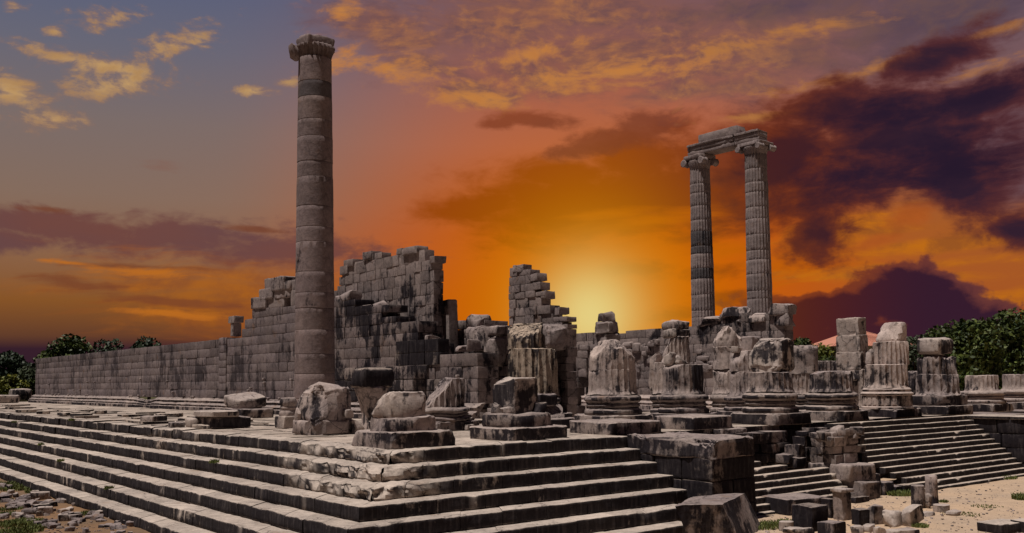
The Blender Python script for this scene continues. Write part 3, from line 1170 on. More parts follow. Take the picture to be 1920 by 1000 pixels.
# ---- rubble masonry tower
def rubble_wall(name, label, pts, u, vlo, vhi, z0, thick, seed, mat, ch=0.52, lmin=0.45, lmax=1.1, base=False, rnd=0.05, rot=0.35, jit=0.014, amp=0.035):
    t = thing(name, label, 'wall', W(0, 0, 0))
    mb = MB()
    ashlar(mb, vlo, vhi, interp(pts), z0, ch, thick, seed, lmin, lmax, jit, rnd, amp, rot, 0.22, axis='v', cpos=u, depthvar=0.05)
    mb.build('masonry', mat, t, 32)
    mb = MB()
    ashlar(mb, vlo + 0.06, vhi, lambda q, f=interp(pts): f(q) - 0.12, z0, ch, thick - 0.12, seed + 1, 1.0, 2.0, 0.0, 0.005, 0.03, cpos=u + 0.05)
    mb.build('mortar', mat, t, 40)
    # dark mortar core
    return t


TU = 12.9
pts = px_u([(628, 545), (634, 520), (639, 520), (640, 487), (674, 486), (675, 474), (700, 471), (738, 476), (741, 466), (762, 464), (797, 467), (800, 480), (819, 481), (824, 520)], TU)
tw = rubble_wall('rubble_tower', 'tall block of patchwork rubble masonry rising highest right behind the lone column', pts, TU, on_u(813, 560, TU)[0], on_u(620, 560, TU)[0], 2.2, 0.6, 31, M_rubble)
mb = MB()
r = random.Random(4)
for (x, y, w, h) in ((655, 494, 36, 14), (690, 479, 34, 14), (770, 470, 56, 14), (812, 487, 18, 14), (646, 507, 30, 16)):
    v, z = on_u(x, y, TU)
    k = W(TU, v)[1] / FPX
    P, F = rock((0.75, w * k, h * k), 0.14, 0.10, 0.05, seed=x + 1, loc=(TU + 0.28, v, z))
    mb.add(P, F, r.uniform(0.4, 0.7))
mb.build_each('top_block', M_rubble, tw, 40)

# leaning slab beside the tower
v, z = on_u(834, 645, 13.6)
v2, z2 = on_u(834, 561, 13.6)
t = thing('leaning_slab', 'thin upright stone slab with slanting top leaning beside the rubble tower', 'slab', W(13.9, v, 2.9))
mb = MB()
P, F = rock((0.55, 0.75, z2 - 2.9), 0.16, 0.06, 0.05, seed=12, loc=(0, 0, (z2 - 2.9) / 2), cuts=(((0, 1, 0.75), 1.05, 0.05),), rot=(-3, 0, 0))
mb.add(P, F, 0.45)
mb.build('slab_body', M_rubble, t, 40)


# ---------------------------------------------------------------- generic pieces for stumps
M_pale = stone('pale_marble', (0.46, 0.385, 0.345), (0.38, 0.318, 0.29), stain=0.30, stain_sc=1.3, blotch=0.3)


class Stump:
    def __init__(s, u, v, label, name='column_stump', cat='column', mat=None, z=0.0, rz=38.0, group='ruined column stumps on the platform'):
        s.t = thing(name, label, cat, W(u, v, z), rz, group)
        s.seed = int(abs(u) * 17 + abs(v) * 31) + len(label)
        s.mat = mat or M_drum

    def plinth(s, sx, sy, h, z0=0.0, cuts=(), mat=None, amp=0.035, name='plinth', loc=(0, 0), rnd=0.05, tone=0.45):
        mb = MB()
        rq = random.Random(s.seed)
        cuts = list(cuts)
        for _ in range(5):
            d = np.array([rq.choice((-1, 1)) * rq.uniform(0.2, 1), rq.choice((-1, 1)) * rq.uniform(0.2, 1), rq.uniform(0.3, 1.1)])
            d /= np.linalg.norm(d)
            cuts.append((d, float((np.abs(d) * np.array([sx, sy, h])).sum() / 2 * rq.uniform(0.86, 0.97)), 0.10))
        P, F = rock((sx, sy, h + 0.02), 0.08, rnd, amp, seed=s.seed, cuts=cuts, loc=(loc[0], loc[1], z0 + h / 2 - 0.01), nscale=1.8)
        mb.add(P, F, tone)
        mb.build(name, mat or M_base, s.t, 28)
        return s

    def base(s, r, z0, h, top_r=None, mat=None, nth=72, dam=0.03, cuts=(), plain_=False):
        tr = top_r or r * 0.86
        if plain_:
            prof = [(r * 0.98, 0), (r, 0.15), (r, 0.7), (r * 0.98, 0.88), (r * 0.93, 1.0)]
        else:
            prof = [(r * 1.0, 0.0), (r * 1.03, 0.06), (r * 1.04, 0.14), (r * 1.02, 0.22), (r * 0.96, 0.27), (r * 0.92, 0.31), (r * 0.91, 0.37), (r * 0.95, 0.41), (r * 0.97, 0.45), (r * 0.93, 0.49),
                    (r * 0.90, 0.54), (r * 0.90, 0.58), (r * 0.96, 0.62), (r * 1.01, 0.68), (r * 1.03, 0.76), (r * 1.01, 0.85), (r * 0.96, 0.91), (tr + 0.03, 0.95), (tr, 1.0)]
        P, F = lathe([(a, z0 + b * h) for a, b in prof], nth, caps=4)
        for i, k in enumerate(cuts):
            P = cutp(P, k[0], k[1], 0.05, 2.5, s.seed + i)
        P = P + vnz(P + s.seed, 1.7, dam, s.seed, 3) + vnz(P, 6, 0.012, 4, 2)
        mb = MB()
        mb.add(P, F, 0.42)
        mb.build('base', mat or M_base, s.t, 35)
        return s

    def shaft(s, r, z0, h, fl=24, cuts=(), mat=None, top_r=None, dam=0.045, depth=0.055, flare=True, name='shaft', loc=(0, 0), rough=0.05, tone=0.5, tilt=(0, 0, 0), nz=None):
        n = nz or max(6, int(h / 0.12))
        tr = top_r or r * 0.985
        prof = []
        for i in range(n + 1):
            q = i / n
            rr = r + (tr - r) * q
            if flare:
                rr += 0.06 * r * max(0, 1 - q * h / 0.18) ** 2
            prof.append((rr, z0 + q * h))
        prof.append((tr - 0.03, z0 + h + 0.015))
        mod = None
        if fl:
            f0 = flute(fl, depth)
            def mod(th, rr, z, f0=f0):
                kk = min(1.0, max(0.0, (z - z0 - 0.05) / 0.12)) if flare else 1.0
                return rr + (f0(th, rr, z) - rr) * kk
        P, F = lathe(prof, fl * 7 if fl else 64, mod, caps=9)
        rq = random.Random(s.seed + int(z0 * 10))
        cuts = list(cuts)
        for _ in range(3):
            a = rq.uniform(0, 6.283)
            d = np.array([math.cos(a), math.sin(a), rq.uniform(0.5, 1.6)])
            dn = np.linalg.norm(d)
            cuts.append((d, (r * 1.0 + d[2] * (z0 + h)) / dn * 1.0 - rq.uniform(0.04, 0.16), 0.12))
        for i, k in enumerate(cuts):
            c = np.array(k[3]) if len(k) > 3 else np.zeros(3)
            P = cutp(P - c, k[0], k[1], k[2] if len(k) > 2 else rough, 2.2, s.seed + 5 * i) + c
        P = P + vnz(P + s.seed, 1.5, dam, s.seed + 2, 4, 0.6) + vnz(P, 5.5, 0.030, 9, 3, 0.6)
        P = P @ rotm(*tilt).T
        P[:, 0] += loc[0]
        P[:, 1] += loc[1]
        mb = MB()
        mb.add(P, F, tone)
        mb.build(name, mat or s.mat, s.t, 40)
        return s

    def chunk(s, size, loc, rot=(0, 0, 0), rnd=0.3, amp=0.08, cuts=(), mat=None, name='broken_top', sd=0, n=0.07, tone=0.55, nscale=1.6, fine=0.02):
        if name == 'fragment':
            P, F = crag(size, s.seed + sd, n, rot, loc, rnd, amp)
        else:
            P, F = rock(size, n, rnd, amp, seed=s.seed + sd, cuts=cuts, rot=rot, loc=loc, nscale=nscale, fine=fine)
        mb = MB()
        mb.add(P, F, tone)
        mb.build(name, mat or s.mat, s.t, 30)
        return s


# local axes of a stump: x = u (right, away), y = v (left, away); towards the viewer is (-0.6,-0.8)
VW = np.array([-0.616, -0.788, 0])      # towards the viewer
RG = np.array([0.788, -0.616, 0])       # to the right in the picture


def loc_(right, near, z):
    p = RG * right + VW * near
    return (p[0], p[1], z)


def cutd(right, near, up):
    return tuple(RG * right + VW * near + np.array([0, 0, up]))


# P1 corner plinth
s = Stump(1.5, 1.75, 'low column base on the platform corner, square plinth with a dome shaped stump on top')
s.plinth(2.25, 2.45, 0.45, cuts=((cutd(-1, 0.1, 0.5), 1.32, 0.10), (cutd(0.15, 1, 0.9), 1.52, 0.05)), amp=0.05)
s.base(0.98, 0.45, 0.40, 0.9, plain_=True, mat=M_drumd, dam=0.07, cuts=((cutd(-0.9, 0.5, 0.3), 0.93), (cutd(0.8, 0.6, 0), 0.9)))
s.chunk((1.45, 1.45, 0.98), loc_(-0.12, 0, 1.16), rnd=0.5, amp=0.07, cuts=((cutd(-1, 0.25, 0.75), 0.52, 0.03), (cutd(0.5, 0.8, 0.4), 0.62, 0.03), (cutd(0, 0, 1), 0.42, 0.03)), mat=M_rock)

# P2
s = Stump(6.0, 2.0, 'short broken column, half black half pale, on a chipped octagonal plinth at the front edge')
s.plinth(2.5, 2.7, 0.40, cuts=((cutd(-1, 0, 0), 1.52, 0.03), (cutd(1, 0, 0), 1.62, 0.05)), amp=0.04)
s.base(1.12, 0.40, 0.42, 1.0, plain_=True, dam=0.06, mat=M_base)
s.chunk((1.12, 1.2, 1.2), loc_(0.0, 0.0, 1.38), rnd=0.12, amp=0.10, cuts=((cutd(-0.5, 0.2, 1), 0.60, 0.05), (cutd(-0.7, 0.7, 0.1), 0.56, 0.03), (cutd(0.8, 0.6, 0), 0.60, 0.10)), mat=M_rock, tone=0.6)
s.chunk((0.55, 0.35, 0.24), loc_(-0.25, 0.72, 0.93), rnd=0.15, amp=0.04, name='fragment', sd=3, mat=M_rock)
s.chunk((0.35, 0.3, 0.42), loc_(-0.62, 0.45, 0.98), rnd=0.4, amp=0.06, name='fragment', sd=4, rot=(0, 20, 10), mat=M_rock)
s.chunk((0.5, 0.5, 0.4), loc_(0.75, 0.2, 0.98), rnd=0.4, amp=0.08, name='fragment', sd=5, mat=M_black)

# P3, P4: bare plinths
for (u, v, h, lab, cuts, sd, sx) in ((10.35, 2.0, 0.42, 'flat bare plinth slab behind the blackened cheek block, nearer of two empty plinths', ((cutd(-1, 0, 0), 1.50, 0.02),), 3, 2.55),
                                      (14.5, 2.0, 0.46, 'flat bare plinth slab with rounded corner, farther of two empty plinths along the front', ((cutd(-1, 0, 0), 1.35, 0.02), (cutd(1, 0.2, 0), 1.5, 0.06)), 5, 2.5)):
    s = Stump(u, v, lab, 'bare_plinth', 'plinth')
    s.seed += sd
    s.plinth(sx, 2.4, h, cuts=cuts, amp=0.035, name='slab')
s.plinth(1.6, 1.0, 0.25, z0=-0.26, name='footing', loc=(0.6, -1.1), amp=0.05)


def base_set(s, psx, psy, ph, br, bh, pm=None, bm=None, cuts=()):
    s.plinth(psx, psy, ph, cuts=cuts, mat=pm)
    s.base(br, ph, bh, mat=bm)


# P5
s = Stump(18.9, 1.7, 'fluted drum with a pale jagged lump on top, at the head of the wide stairs')
base_set(s, 2.4, 2.3, 0.45, 1.08, 0.85)
s.shaft(0.92, 1.30, 0.78, mat=M_drumd)
s.chunk((1.45, 1.35, 1.40), loc_(0.12, 0.0, 2.76), rnd=0.16, amp=0.16, nscale=1.9, cuts=((cutd(-0.8, 0.1, 0.7), 0.66, 0.12), (cutd(-0.3, 1, 0.3), 0.58, 0.12)), mat=M_rock, sd=2, tone=0.62)
# P6
s = Stump(23.25, 1.75, 'low fluted drum on moulded base in front of the tall square pillar')
base_set(s, 2.35, 2.3, 0.42, 1.08, 0.80, cuts=((cutd(0, 1, 0), 1.35, 0.02),))
s.shaft(0.92, 1.22, 0.88, mat=M_drumd, dam=0.05, cuts=((cutd(-0.4, 0, 1), 2.13, 0.06),))
# P7
s = Stump(27.6, 1.75, 'fluted stump rising to a pointed break, on an octagonal base with carved panels')
s.plinth(2.3, 2.2, 0.38)
mb = MB()
P, F = lathe([(1.22, 0.38), (1.22, 0.46), (1.16, 0.50), (1.16, 0.98), (1.22, 1.02), (1.24, 1.08), (1.12, 1.16), (1.14, 1.26), (1.05, 1.34)], 8, caps=3)
P = P @ rotm(0, 0, 22.5 - 12).T
mb.add(P, F, 0.55)
mb.build('octagonal_base', M_drum, s.t, 20)
mb = MB()
for i in range(8):
    a = math.radians(45 * i - 12)
    for q in (-0.28, 0.0, 0.28):
        P, F = gbox(2, 2, 2)
        P = P * np.array([0.012, 0.10, 0.17]) + np.array([1.16 * math.cos(math.pi / 8) + 0.006, q, 0.74])
        P = P @ rotm(0, 0, math.degrees(a)).T
        mb.add(P, F, 0.7)
mb.build_each('carved_panel', M_drum, s.t, 20)
s.shaft(0.95, 1.34, 1.05, mat=M_drum, tone=0.6, cuts=((cutd(-0.25, -0.9, 1), 2.0, 0.08),), depth=0.07)
s.shaft(0.78, 2.38, 1.05, mat=M_drum, flare=False, tone=0.6, loc=loc_(0.3, -0.1, 0)[:2], depth=0.07, name='shaft')
s.chunk((1.15, 1.1, 1.1), loc_(0.36, -0.1, 3.85), rnd=0.2, amp=0.07, cuts=((cutd(-1, 0.3, 0.75), 0.32, 0.05), (cutd(-0.2, 1, 0.6), 0.42, 0.05)), mat=M_drum, sd=7, tone=0.62)
s.chunk((0.3, 0.35, 0.8), loc_(-0.62, -0.3, 2.8), rnd=0.25, amp=0.08, mat=M_drumd, sd=9, name='fragment')
# P8
s = Stump(32.15, 1.75, 'square fluted block pierced by hollows on a moulded base, round boulder balanced on top', cat='pillar')
s.plinth(2.5, 2.3, 0.42)
s.plinth(2.2, 2.0, 0.5, z0=0.42, name='base', mat=M_dark, rnd=0.1, cuts=((cutd(0, 1, -0.9), 0.9, 0.03),))
s.shaft(0.98, 0.9, 1.0, mat=M_drumd, dam=0.09, depth=0.13, fl=20, name='shaft')
s.shaft(0.92, 1.88, 0.85, mat=M_drumd, flare=False, dam=0.09, depth=0.13, fl=20, name='shaft')
s.chunk((1.0, 1.0, 0.22), loc_(0, 0, 2.83), rnd=0.2, amp=0.05, mat=M_drum, sd=3, name='fragment')
s.chunk((1.6, 1.35, 0.85), loc_(-0.05, 0, 3.30), rnd=0.38, amp=0.12, mat=M_rock, sd=5, tone=0.6)
# P9, P10
s = Stump(36.6, 1.75, 'low pale fluted drum on a wide base, second from the right edge of the picture')
s.plinth(2.25, 2.2, 0.40)
s.base(1.08, 0.40, 0.68, top_r=0.86, mat=M_drum)
s.shaft(0.80, 1.05, 0.78, mat=M_drum, tone=0.55)
s = Stump(41.0, 1.9, 'low pale fluted drum cut by the right edge of the picture')
s.plinth(2.25, 2.2, 0.40)
s.base(1.08, 0.40, 0.68, top_r=0.86, mat=M_drum)
s.shaft(0.80, 1.05, 0.80, mat=M_drum, tone=0.5)

# ---- second row
u, v = uv(onz(607, 814))
s = Stump(u, v, 'stout weathered column stump broken into a leaning dome, just left of the corner plinth')
s.plinth(2.0, 1.9, 0.55, cuts=((cutd(-0.7, 0.3, 0.8), 0.95, 0.12), (cutd(-1, 0.2, 0), 1.08, 0.05), (cutd(0, 1, 0), 0.92, 0.05), (cutd(1, 0.3, 0), 1.0, 0.06)), amp=0.07, rnd=0.2, mat=M_drum)
s.chunk((1.85, 1.75, 1.65), loc_(0.05, 0, 1.0), rnd=0.5, amp=0.16, nscale=1.5, cuts=((cutd(1, 0.3, 0.0), 0.80, 0.08), (cutd(-0.75, 0.2, 0.65), 0.84, 0.12), (cutd(-0.3, 0.9, 0.2), 0.80, 0.12)), mat=M_drumd, name='broken_shaft', sd=3, fine=0.035)
s.chunk((0.55, 0.5, 0.7), loc_(-0.75, 0.2, 0.75), rnd=0.45, amp=0.12, mat=M_drum, sd=7, name='fragment')
s.chunk((0.62, 0.5, 0.45), loc_(1.22, 0.0, 0.30), rnd=0.4, amp=0.1, mat=M_rock, sd=8, name='fragment')
s.chunk((0.4, 0.4, 0.3), loc_(0.95, 0.3, 0.72), rnd=0.4, amp=0.1, mat=M_rock, sd=9, name='fragment')

u, v = uv(onz(832, 806))
s = Stump(u, v, 'slant topped stump with one sunlit slope and dark fluted side, behind the corner plinth')
s.plinth(2.1, 2.0, 0.36, mat=M_dark, amp=0.06)
s.base(1.02, 0.36, 0.52, mat=M_dark, dam=0.06)
s.shaft(0.84, 0.88, 1.10, mat=M_drumd, dam=0.07, cuts=((cutd(-0.85, 0.30, 0.72), 0.24, 0.10, loc_(0, 0, 1.38)),), flare=False, tone=0.42, depth=0.09)
s.chunk((0.5, 0.5, 0.22), loc_(0.95, 0.45, 0.12), rnd=0.3, mat=M_rock, sd=2, name='fragment')

s = Stump(10.4, 6.2, 'blackened low base half hidden behind the short broken column of the front edge')
s.plinth(2.2, 2.2, 0.4, mat=M_dark)
s.base(1.0, 0.4, 0.55, mat=M_dark, dam=0.07, cuts=((cutd(0.4, 0.6, 0.8), 0.75),))
s.chunk((1.0, 0.8, 0.5), loc_(0.2, 0, 1.1), mat=M_dark, sd=4)

s = Stump(14.45, 6.25, 'large fluted column stump with a pointed dome top, standing centre right under the sun glow')
s.plinth(2.45, 2.5, 0.42, mat=M_base)
s.base(1.16, 0.42, 0.85, mat=M_dark)
s.shaft(1.0, 1.25, 1.0, mat=M_drum, tone=0.5)
s.shaft(0.95, 2.25, 1.25, mat=M_drum, flare=False, dam=0.05, depth=0.03, tone=0.55, cuts=((cutd(-0.75, 0.2, 0.7), 2.55, 0.08), (cutd(0.7, 0.1, 0.7), 2.6, 0.10), (cutd(0, 0.8, 0.6), 2.55, 0.08)), name='shaft')

s = Stump(18.7, 6.2, 'dark fluted drum stump with fragments piled on its left side, right of the domed stump')
s.plinth(2.3, 2.3, 0.36, mat=M_dark)
s.base(1.08, 0.36, 0.85, mat=M_dark)
s.shaft(0.90, 1.2, 1.25, mat=M_drumd, dam=0.05, tone=0.4)
s.chunk((0.5, 0.5, 0.65), loc_(-0.52, 0.1, 2.75), rnd=0.5, amp=0.08, sd=2, mat=M_rock, name='fragment')
s.chunk((0.75, 0.4, 0.3), loc_(-0.1, 0.3, 2.62), rnd=0.25, amp=0.06, rot=(0, 15, -20), sd=3, mat=M_rock, name='fragment')
s.chunk((0.4, 0.4, 0.5), loc_(-0.2, -0.2, 2.7), rnd=0.4, amp=0.08, sd=4, mat=M_rock, name='fragment')

u, v = uv(onz(1402, 783))
s = Stump(u, v, 'fluted stump with a slanted pale break on its left, in front of the twin columns')
s.plinth(2.3, 2.3, 0.32, mat=M_dark)
s.base(1.06, 0.32, 0.72, mat=M_dark)
s.shaft(0.80, 1.03, 1.15, mat=M_drumd, dam=0.04)
s.shaft(0.78, 2.18, 0.95, mat=M_drumd, flare=False, dam=0.06, cuts=((cutd(-0.75, 0.4, 0.65), 2.2, 0.08),), name='shaft')
s.chunk((0.95, 0.7, 0.75), loc_(0.35, -0.1, 3.45), rnd=0.12, amp=0.08, sd=4, mat=M_drumd, cuts=((cutd(0.8, 0.5, 0), 0.4, 0.04),))
s.chunk((0.5, 0.5, 0.35), loc_(-0.45, 0.1, 3.22), rnd=0.4, amp=0.06, sd=6, mat=M_rock, name='fragment')

u, v = uv(onz(1508, 779))
s = Stump(u, v, 'tall rough drum blotched with black lichen, between the jagged fluted drum and the square pillar')
s.plinth(1.9, 1.9, 0.3, mat=M_dark)
s.base(0.86, 0.3, 0.75, mat=M_dark)
s.shaft(0.74, 1.03, 1.0, mat=M_drum, tone=0.45)
s.shaft(0.74, 2.03, 1.35, fl=0, mat=M_drumd, flare=False, dam=0.07, name='shaft', tone=0.42)

u, v = uv(onz(1602, 776))
s = Stump(u, v, 'tall square pillar of stacked blocks rising in front of the pink roofed house', 'square_pillar', 'pillar')
kk = W(u, v)[1] / FPX
zz = 0.2
for i, (y0, y1, w) in enumerate(((776, 694, 64), (694, 661, 60), (661, 630, 58), (630, 598, 54))):
    h = (y0 - y1) * kk
    s.chunk((w * kk * 0.50, w * kk * 0.86, h + 0.03), loc_(0.05 if i == 0 else -0.0, 0, zz + h / 2 - 0.2), rnd=0.03, amp=0.04, sd=i, mat=M_pale, name='block', cuts=((cutd(-0.9, 0.6, 0.5), 0.80, 0.12),) if i == 1 else (), tone=0.55)
    zz += h
s.chunk((0.7, 0.5, 0.5), loc_(-0.2, 0.5, 1.9), rnd=0.4, amp=0.1, sd=12, mat=M_rock, name='fragment')

u, v = uv(atY(1553, 745, 56))
s = Stump(u, v, 'dark fluted drum glimpsed in the gap left of the square pillar')
s.shaft(0.80, 0.2, 2.55, mat=M_drumd, tone=0.35, depth=0.09)
u, v = uv(atY(1716, 745, 54))
s = Stump(u, v, 'narrow dark fluted fragment standing in the gap right of the pointed stump')
s.shaft(0.48, 0.2, 1.9, mat=M_drumd, tone=0.4, fl=14, cuts=((cutd(0.5, 0, 1), 1.9, 0.05),))
s.chunk((0.9, 0.9, 0.9), loc_(0, 0, 0.4), sd=3, mat=M_dark, name='fragment')

# ---- third row and inner row
u, v = uv(onz(697, 804))
s = Stump(u, v, 'bell shaped support carrying a wide blackened block, in front of the blackened flank wall', 'bell_pedestal', 'pedestal')
P, F = lathe([(0.52, 0.0), (0.50, 0.12), (0.42, 0.3), (0.40, 0.55), (0.46, 0.9), (0.56, 1.2), (0.66, 1.45), (0.70, 1.62), (0.62, 1.7)], 40, caps=3)
P = P + vnz(P, 1.6, 0.04, 3)
mb = MB()
mb.add(P, F, 0.5)
mb.build('bell', M_drum, s.t, 50)
s.chunk((1.6, 1.4, 0.86), loc_(0, 0, 2.02), rnd=0.36, amp=0.06, mat=M_black, name='top_block', cuts=((cutd(-1, 0.0, 0.35), 0.72, 0.03),))
s.chunk((0.5, 0.4, 0.35), loc_(0.25, 0.5, 0.16), rnd=0.1, amp=0.03, mat=M_rock, name='fragment', sd=4)

u, v = uv(onz(541, 803))
s = Stump(u, v, 'small plinth with a low moulded base at the foot of the tall lone column', 'pedestal', 'pedestal')
s.plinth(0.85, 0.9, 0.50, mat=M_rock)
s.base(0.36, 0.5, 0.75, mat=M_drum, dam=0.05)

# big fluted anta column, centre
u, v = uv(atY(1000, 790, 44.0))
s = Stump(u, v, 'broad tall fluted stump with black vertical streaks, below the stepped stub of wall')
s.plinth(2.7, 2.5, 0.4, mat=M_dark)
s.base(1.28, 0.4, 0.75, mat=M_dark, dam=0.06)
M_streak = stone('streaked_marble', (0.42, 0.335, 0.265), (0.35, 0.285, 0.23), stain=0.56, stain_sc=2.4, blotch=0.25)
z655 = atY(1000, 655, 44)[2]
z605 = atY(1000, 606, 44)[2]
s.shaft(1.16, 1.14, z655 - 1.14, mat=M_streak, depth=0.11, fl=22, dam=0.04, tone=0.5, top_r=1.1)
s.shaft(0.80, z655, z605 - z655, mat=M_streak, depth=0.09, fl=18, flare=False, dam=0.06, name='shaft', loc=loc_(-0.32, 0, 0)[:2], cuts=((cutd(-0.2, 0.8, 0.9), 3.2, 0.12),))
s.chunk((1.3, 1.2, z605 - z655 + 0.0), loc_(0.85, -0.5, (z605 + z655) / 2 - 0.05), rnd=0.2, amp=0.1, mat=M_rubble, sd=3, name='broken_top', cuts=((cutd(0.3, 0.5, 0.8), 0.62, 0.1),))

u, v = uv(atY(1140, 780, 52))
s = Stump(u, v, 'ragged pillar of eroded stones standing in the sun glow behind the domed stump', 'eroded_pillar', 'pillar')
r = random.Random(3)
z0 = 0.0
k = 52 / FPX
for i, (w, h) in enumerate(((58, 60), (52, 36), (44, 30), (42, 26), (44, 22), (34, 16))):
    s.chunk((w * k * 0.8, w * k * 0.7, h * k + 0.05), loc_(r.uniform(-0.08, 0.08), 0, z0 + h * k / 2), rnd=0.12, amp=0.16, sd=i, mat=M_rubble, name='stone', tone=0.55, rot=(0, 0, r.uniform(-25, 25)), cuts=((cutd(r.uniform(-1, 1), 0.6, r.uniform(0, 0.8)), w * k * 0.38, 0.1),))
    z0 += h * k

u, v = uv(atY(1262, 778, 51))
s = Stump(u, v, 'fluted half pillar with ragged left edge and a loose boulder on its top', 'fluted_pillar', 'pillar')
s.base(1.15, 0.0, 1.1, mat=M_base)
s.shaft(0.98, 1.1, 1.6, mat=M_drum, tone=0.5, dam=0.07, loc=loc_(-0.05, 0, 0)[:2])
s.shaft(0.80, 2.7, 1.35, mat=M_drum, tone=0.5, dam=0.10, flare=False, name='shaft', loc=loc_(0.15, 0, 0)[:2], cuts=((cutd(-0.9, 0, 0.35), 1.6, 0.15),))
s.chunk((1.25, 1.0, 0.45), loc_(0.25, 0.1, 4.22), rnd=0.15, amp=0.08, sd=3, mat=M_rock, name='broken_top')
s.chunk((1.35, 1.1, 0.55), loc_(0.22, 0, 4.62), rnd=0.4, amp=0.12, sd=5, mat=M_drumd, name='broken_top')
s.chunk((0.55, 0.6, 2.6), loc_(-0.85, -0.25, 2.1), rnd=0.2, amp=0.1, sd=6, mat=M_drum, name='fragment')

u, v = uv(atY(1372, 776, 52))
s = Stump(u, v, 'tall pale fluted shaft with a ragged arched top against the wall below the twin columns', 'fluted_pillar', 'pillar')
s.base(1.1, 0.0, 1.05, mat=M_base)
s.shaft(0.95, 1.05, 1.3, mat=M_drum, tone=0.55, dam=0.06)
s.shaft(0.92, 2.35, 1.15, mat=M_drum, tone=0.52, flare=False, depth=0.03, dam=0.10, name='shaft')
s.shaft(0.86, 3.5, 1.15, mat=M_drum, tone=0.52, flare=False, depth=0.02, dam=0.14, name='shaft', cuts=((cutd(-0.75, 0, 0.6), 3.05, 0.12), (cutd(0.7, 0.2, 0.6), 2.9, 0.16)))

# ---------------------------------------------------------------- walls at the back
# stack of stones between tower and central column
u0 = 14.5
r = random.Random(14)
t = thing('ruined_wall', 'low ruined wall of tumbled blocks with a round boulder on top, beside the leaning slab', 'wall', W(0, 0, 0))
mb = MB()
pts = px_u([(846, 596), (868, 594), (869, 600), (912, 600), (914, 612), (948, 613), (950, 640)], u0)
ashlar(mb, on_u(950, 640, u0)[0], on_u(846, 640, u0)[0], interp(pts), 0.0, 0.50, 1.5, 77, 0.6, 1.2, 0.05, 0.12, 0.05, 1.0, 0.15, axis='v', cpos=u0)
mb.build('masonry', M_rubble, t, 40)
mb = MB()
for (x, y, w, h) in ((888, 606, 40, 30), (892, 636, 46, 44), (930, 620, 34, 16), (928, 660, 34, 50)):
    v, z = on_u(x, y, u0 - 0.3)
    k = W(u0, v)[1] / FPX
    P, F = crag((1.2, w * k * 1.1, h * k * 1.1), x, 0.1, loc=(u0 - 0.1, v, z))
    mb.add(P, F, 0.5)
mb.build_each('boulder', M_drumd, t, 40)

# stepped stub of wall (second tower) at the centre
t = thing('stepped_wall_stub', 'narrow stub of ashlar wall stepping up to a square top left of the sun', 'wall', W(0, 0, 0))
uq = 15.5
pts = px_u([(951, 540), (953, 500), (955, 497), (989, 497), (991, 512), (1012, 514), (1014, 545), (1024, 547), (1026, 562), (1034, 563), (1036, 575), (1051, 577), (1053, 592), (1059, 594), (1061, 612), (1075, 614), (1077, 640)], uq)
mb = MB()
va, vb = on_u(1062, 600, uq)[0], on_u(954, 600, uq)[0]
ashlar(mb, va, vb, interp(pts), 0.0, 0.38, 0.6, 91, 0.4, 1.1, 0.025, 0.03, 0.035, 0.8, 0.2, axis='v', cpos=uq)
mb.build('masonry', M_rubble, t, 35)
mb = MB()
for (x, y, w, h) in ((970, 504, 30, 15), (1000, 520, 24, 14), (1018, 553, 14, 14), (1044, 583, 14, 14)):
    v, z = on_u(x, y, uq)
    k = W(uq, v)[1] / FPX
    P, F = rock((0.62, w * k * 1.05, h * k), 0.10, 0.06, 0.05, seed=x, loc=(uq + 0.31, v, z), rot=(r.gauss(0, 2), 0, r.gauss(0, 3)))
    mb.add(P, F, 0.6)
mb.build_each('top_block', M_rubble, t, 35)

# far (right hand) flank wall, face u = 30
NU = 30.0
t = thing('right_flank_wall', 'plain weathered wall closing the court on the right, stepped up under the twin columns', 'wall', W(0, 0, 0))
pts = px_u([(1056, 620), (1130, 621), (1164, 627), (1166, 621), (1200, 618), (1296, 612), (1297, 598), (1330, 596), (1331, 588), (1410, 586), (1434, 590), (1435, 570), (1487, 572)], NU)
mb = MB()
vend = on_u(1484, 640, NU + 0.6)[0]
ashlar(mb, vend, 29.0, interp(pts), 0.86, 0.52, 0.8, 55, 0.9, 1.9, 0.012, 0.03, 0.03, 0.0, 0.08, axis='v', cpos=NU)
mb.build('masonry', M_rubble, t, 30)
mb = MB()
moulding(mb, vend - 0.2, 29.0, BASE_PROF, 'v', NU, 14, 0.5)
mb.build('base_moulding', M_drum, t, 30)
mb = MB()
for (x, y, w, h) in ((1325, 602, 62, 18), (1368, 584, 80, 16), (1415, 595, 36, 16), (1378, 598, 22, 12), (1456, 579, 48, 20), (1452, 600, 56, 22)):
    v, z = on_u(x, y, NU - 0.25)
    k = W(NU, v)[1] / FPX
    P, F = crag((1.0, w * k * 1.05, h * k * 1.1), x, 0.13, loc=(NU + 0.35, v, z), rnd=0.12)
    mb.add(P, F, r.uniform(0.45, 0.65))
mb.build_each('capping_block', M_drumd, t, 40)
mb = MB()
for i in range(40):
    x, y = r.uniform(1170, 1470), r.uniform(640, 700)
    v, z = on_u(x, y, NU)
    P, F = rock((r.uniform(0.2, 0.5), r.uniform(0.4, 1.0), r.uniform(0.2, 0.6)), 0.12, 0.4, 0.12, seed=i, loc=(NU + 0.02, v, z))
    mb.add(P, F, r.uniform(0.4, 0.7))
mb.build_each('rubble_patch', M_rubble, t, 40)
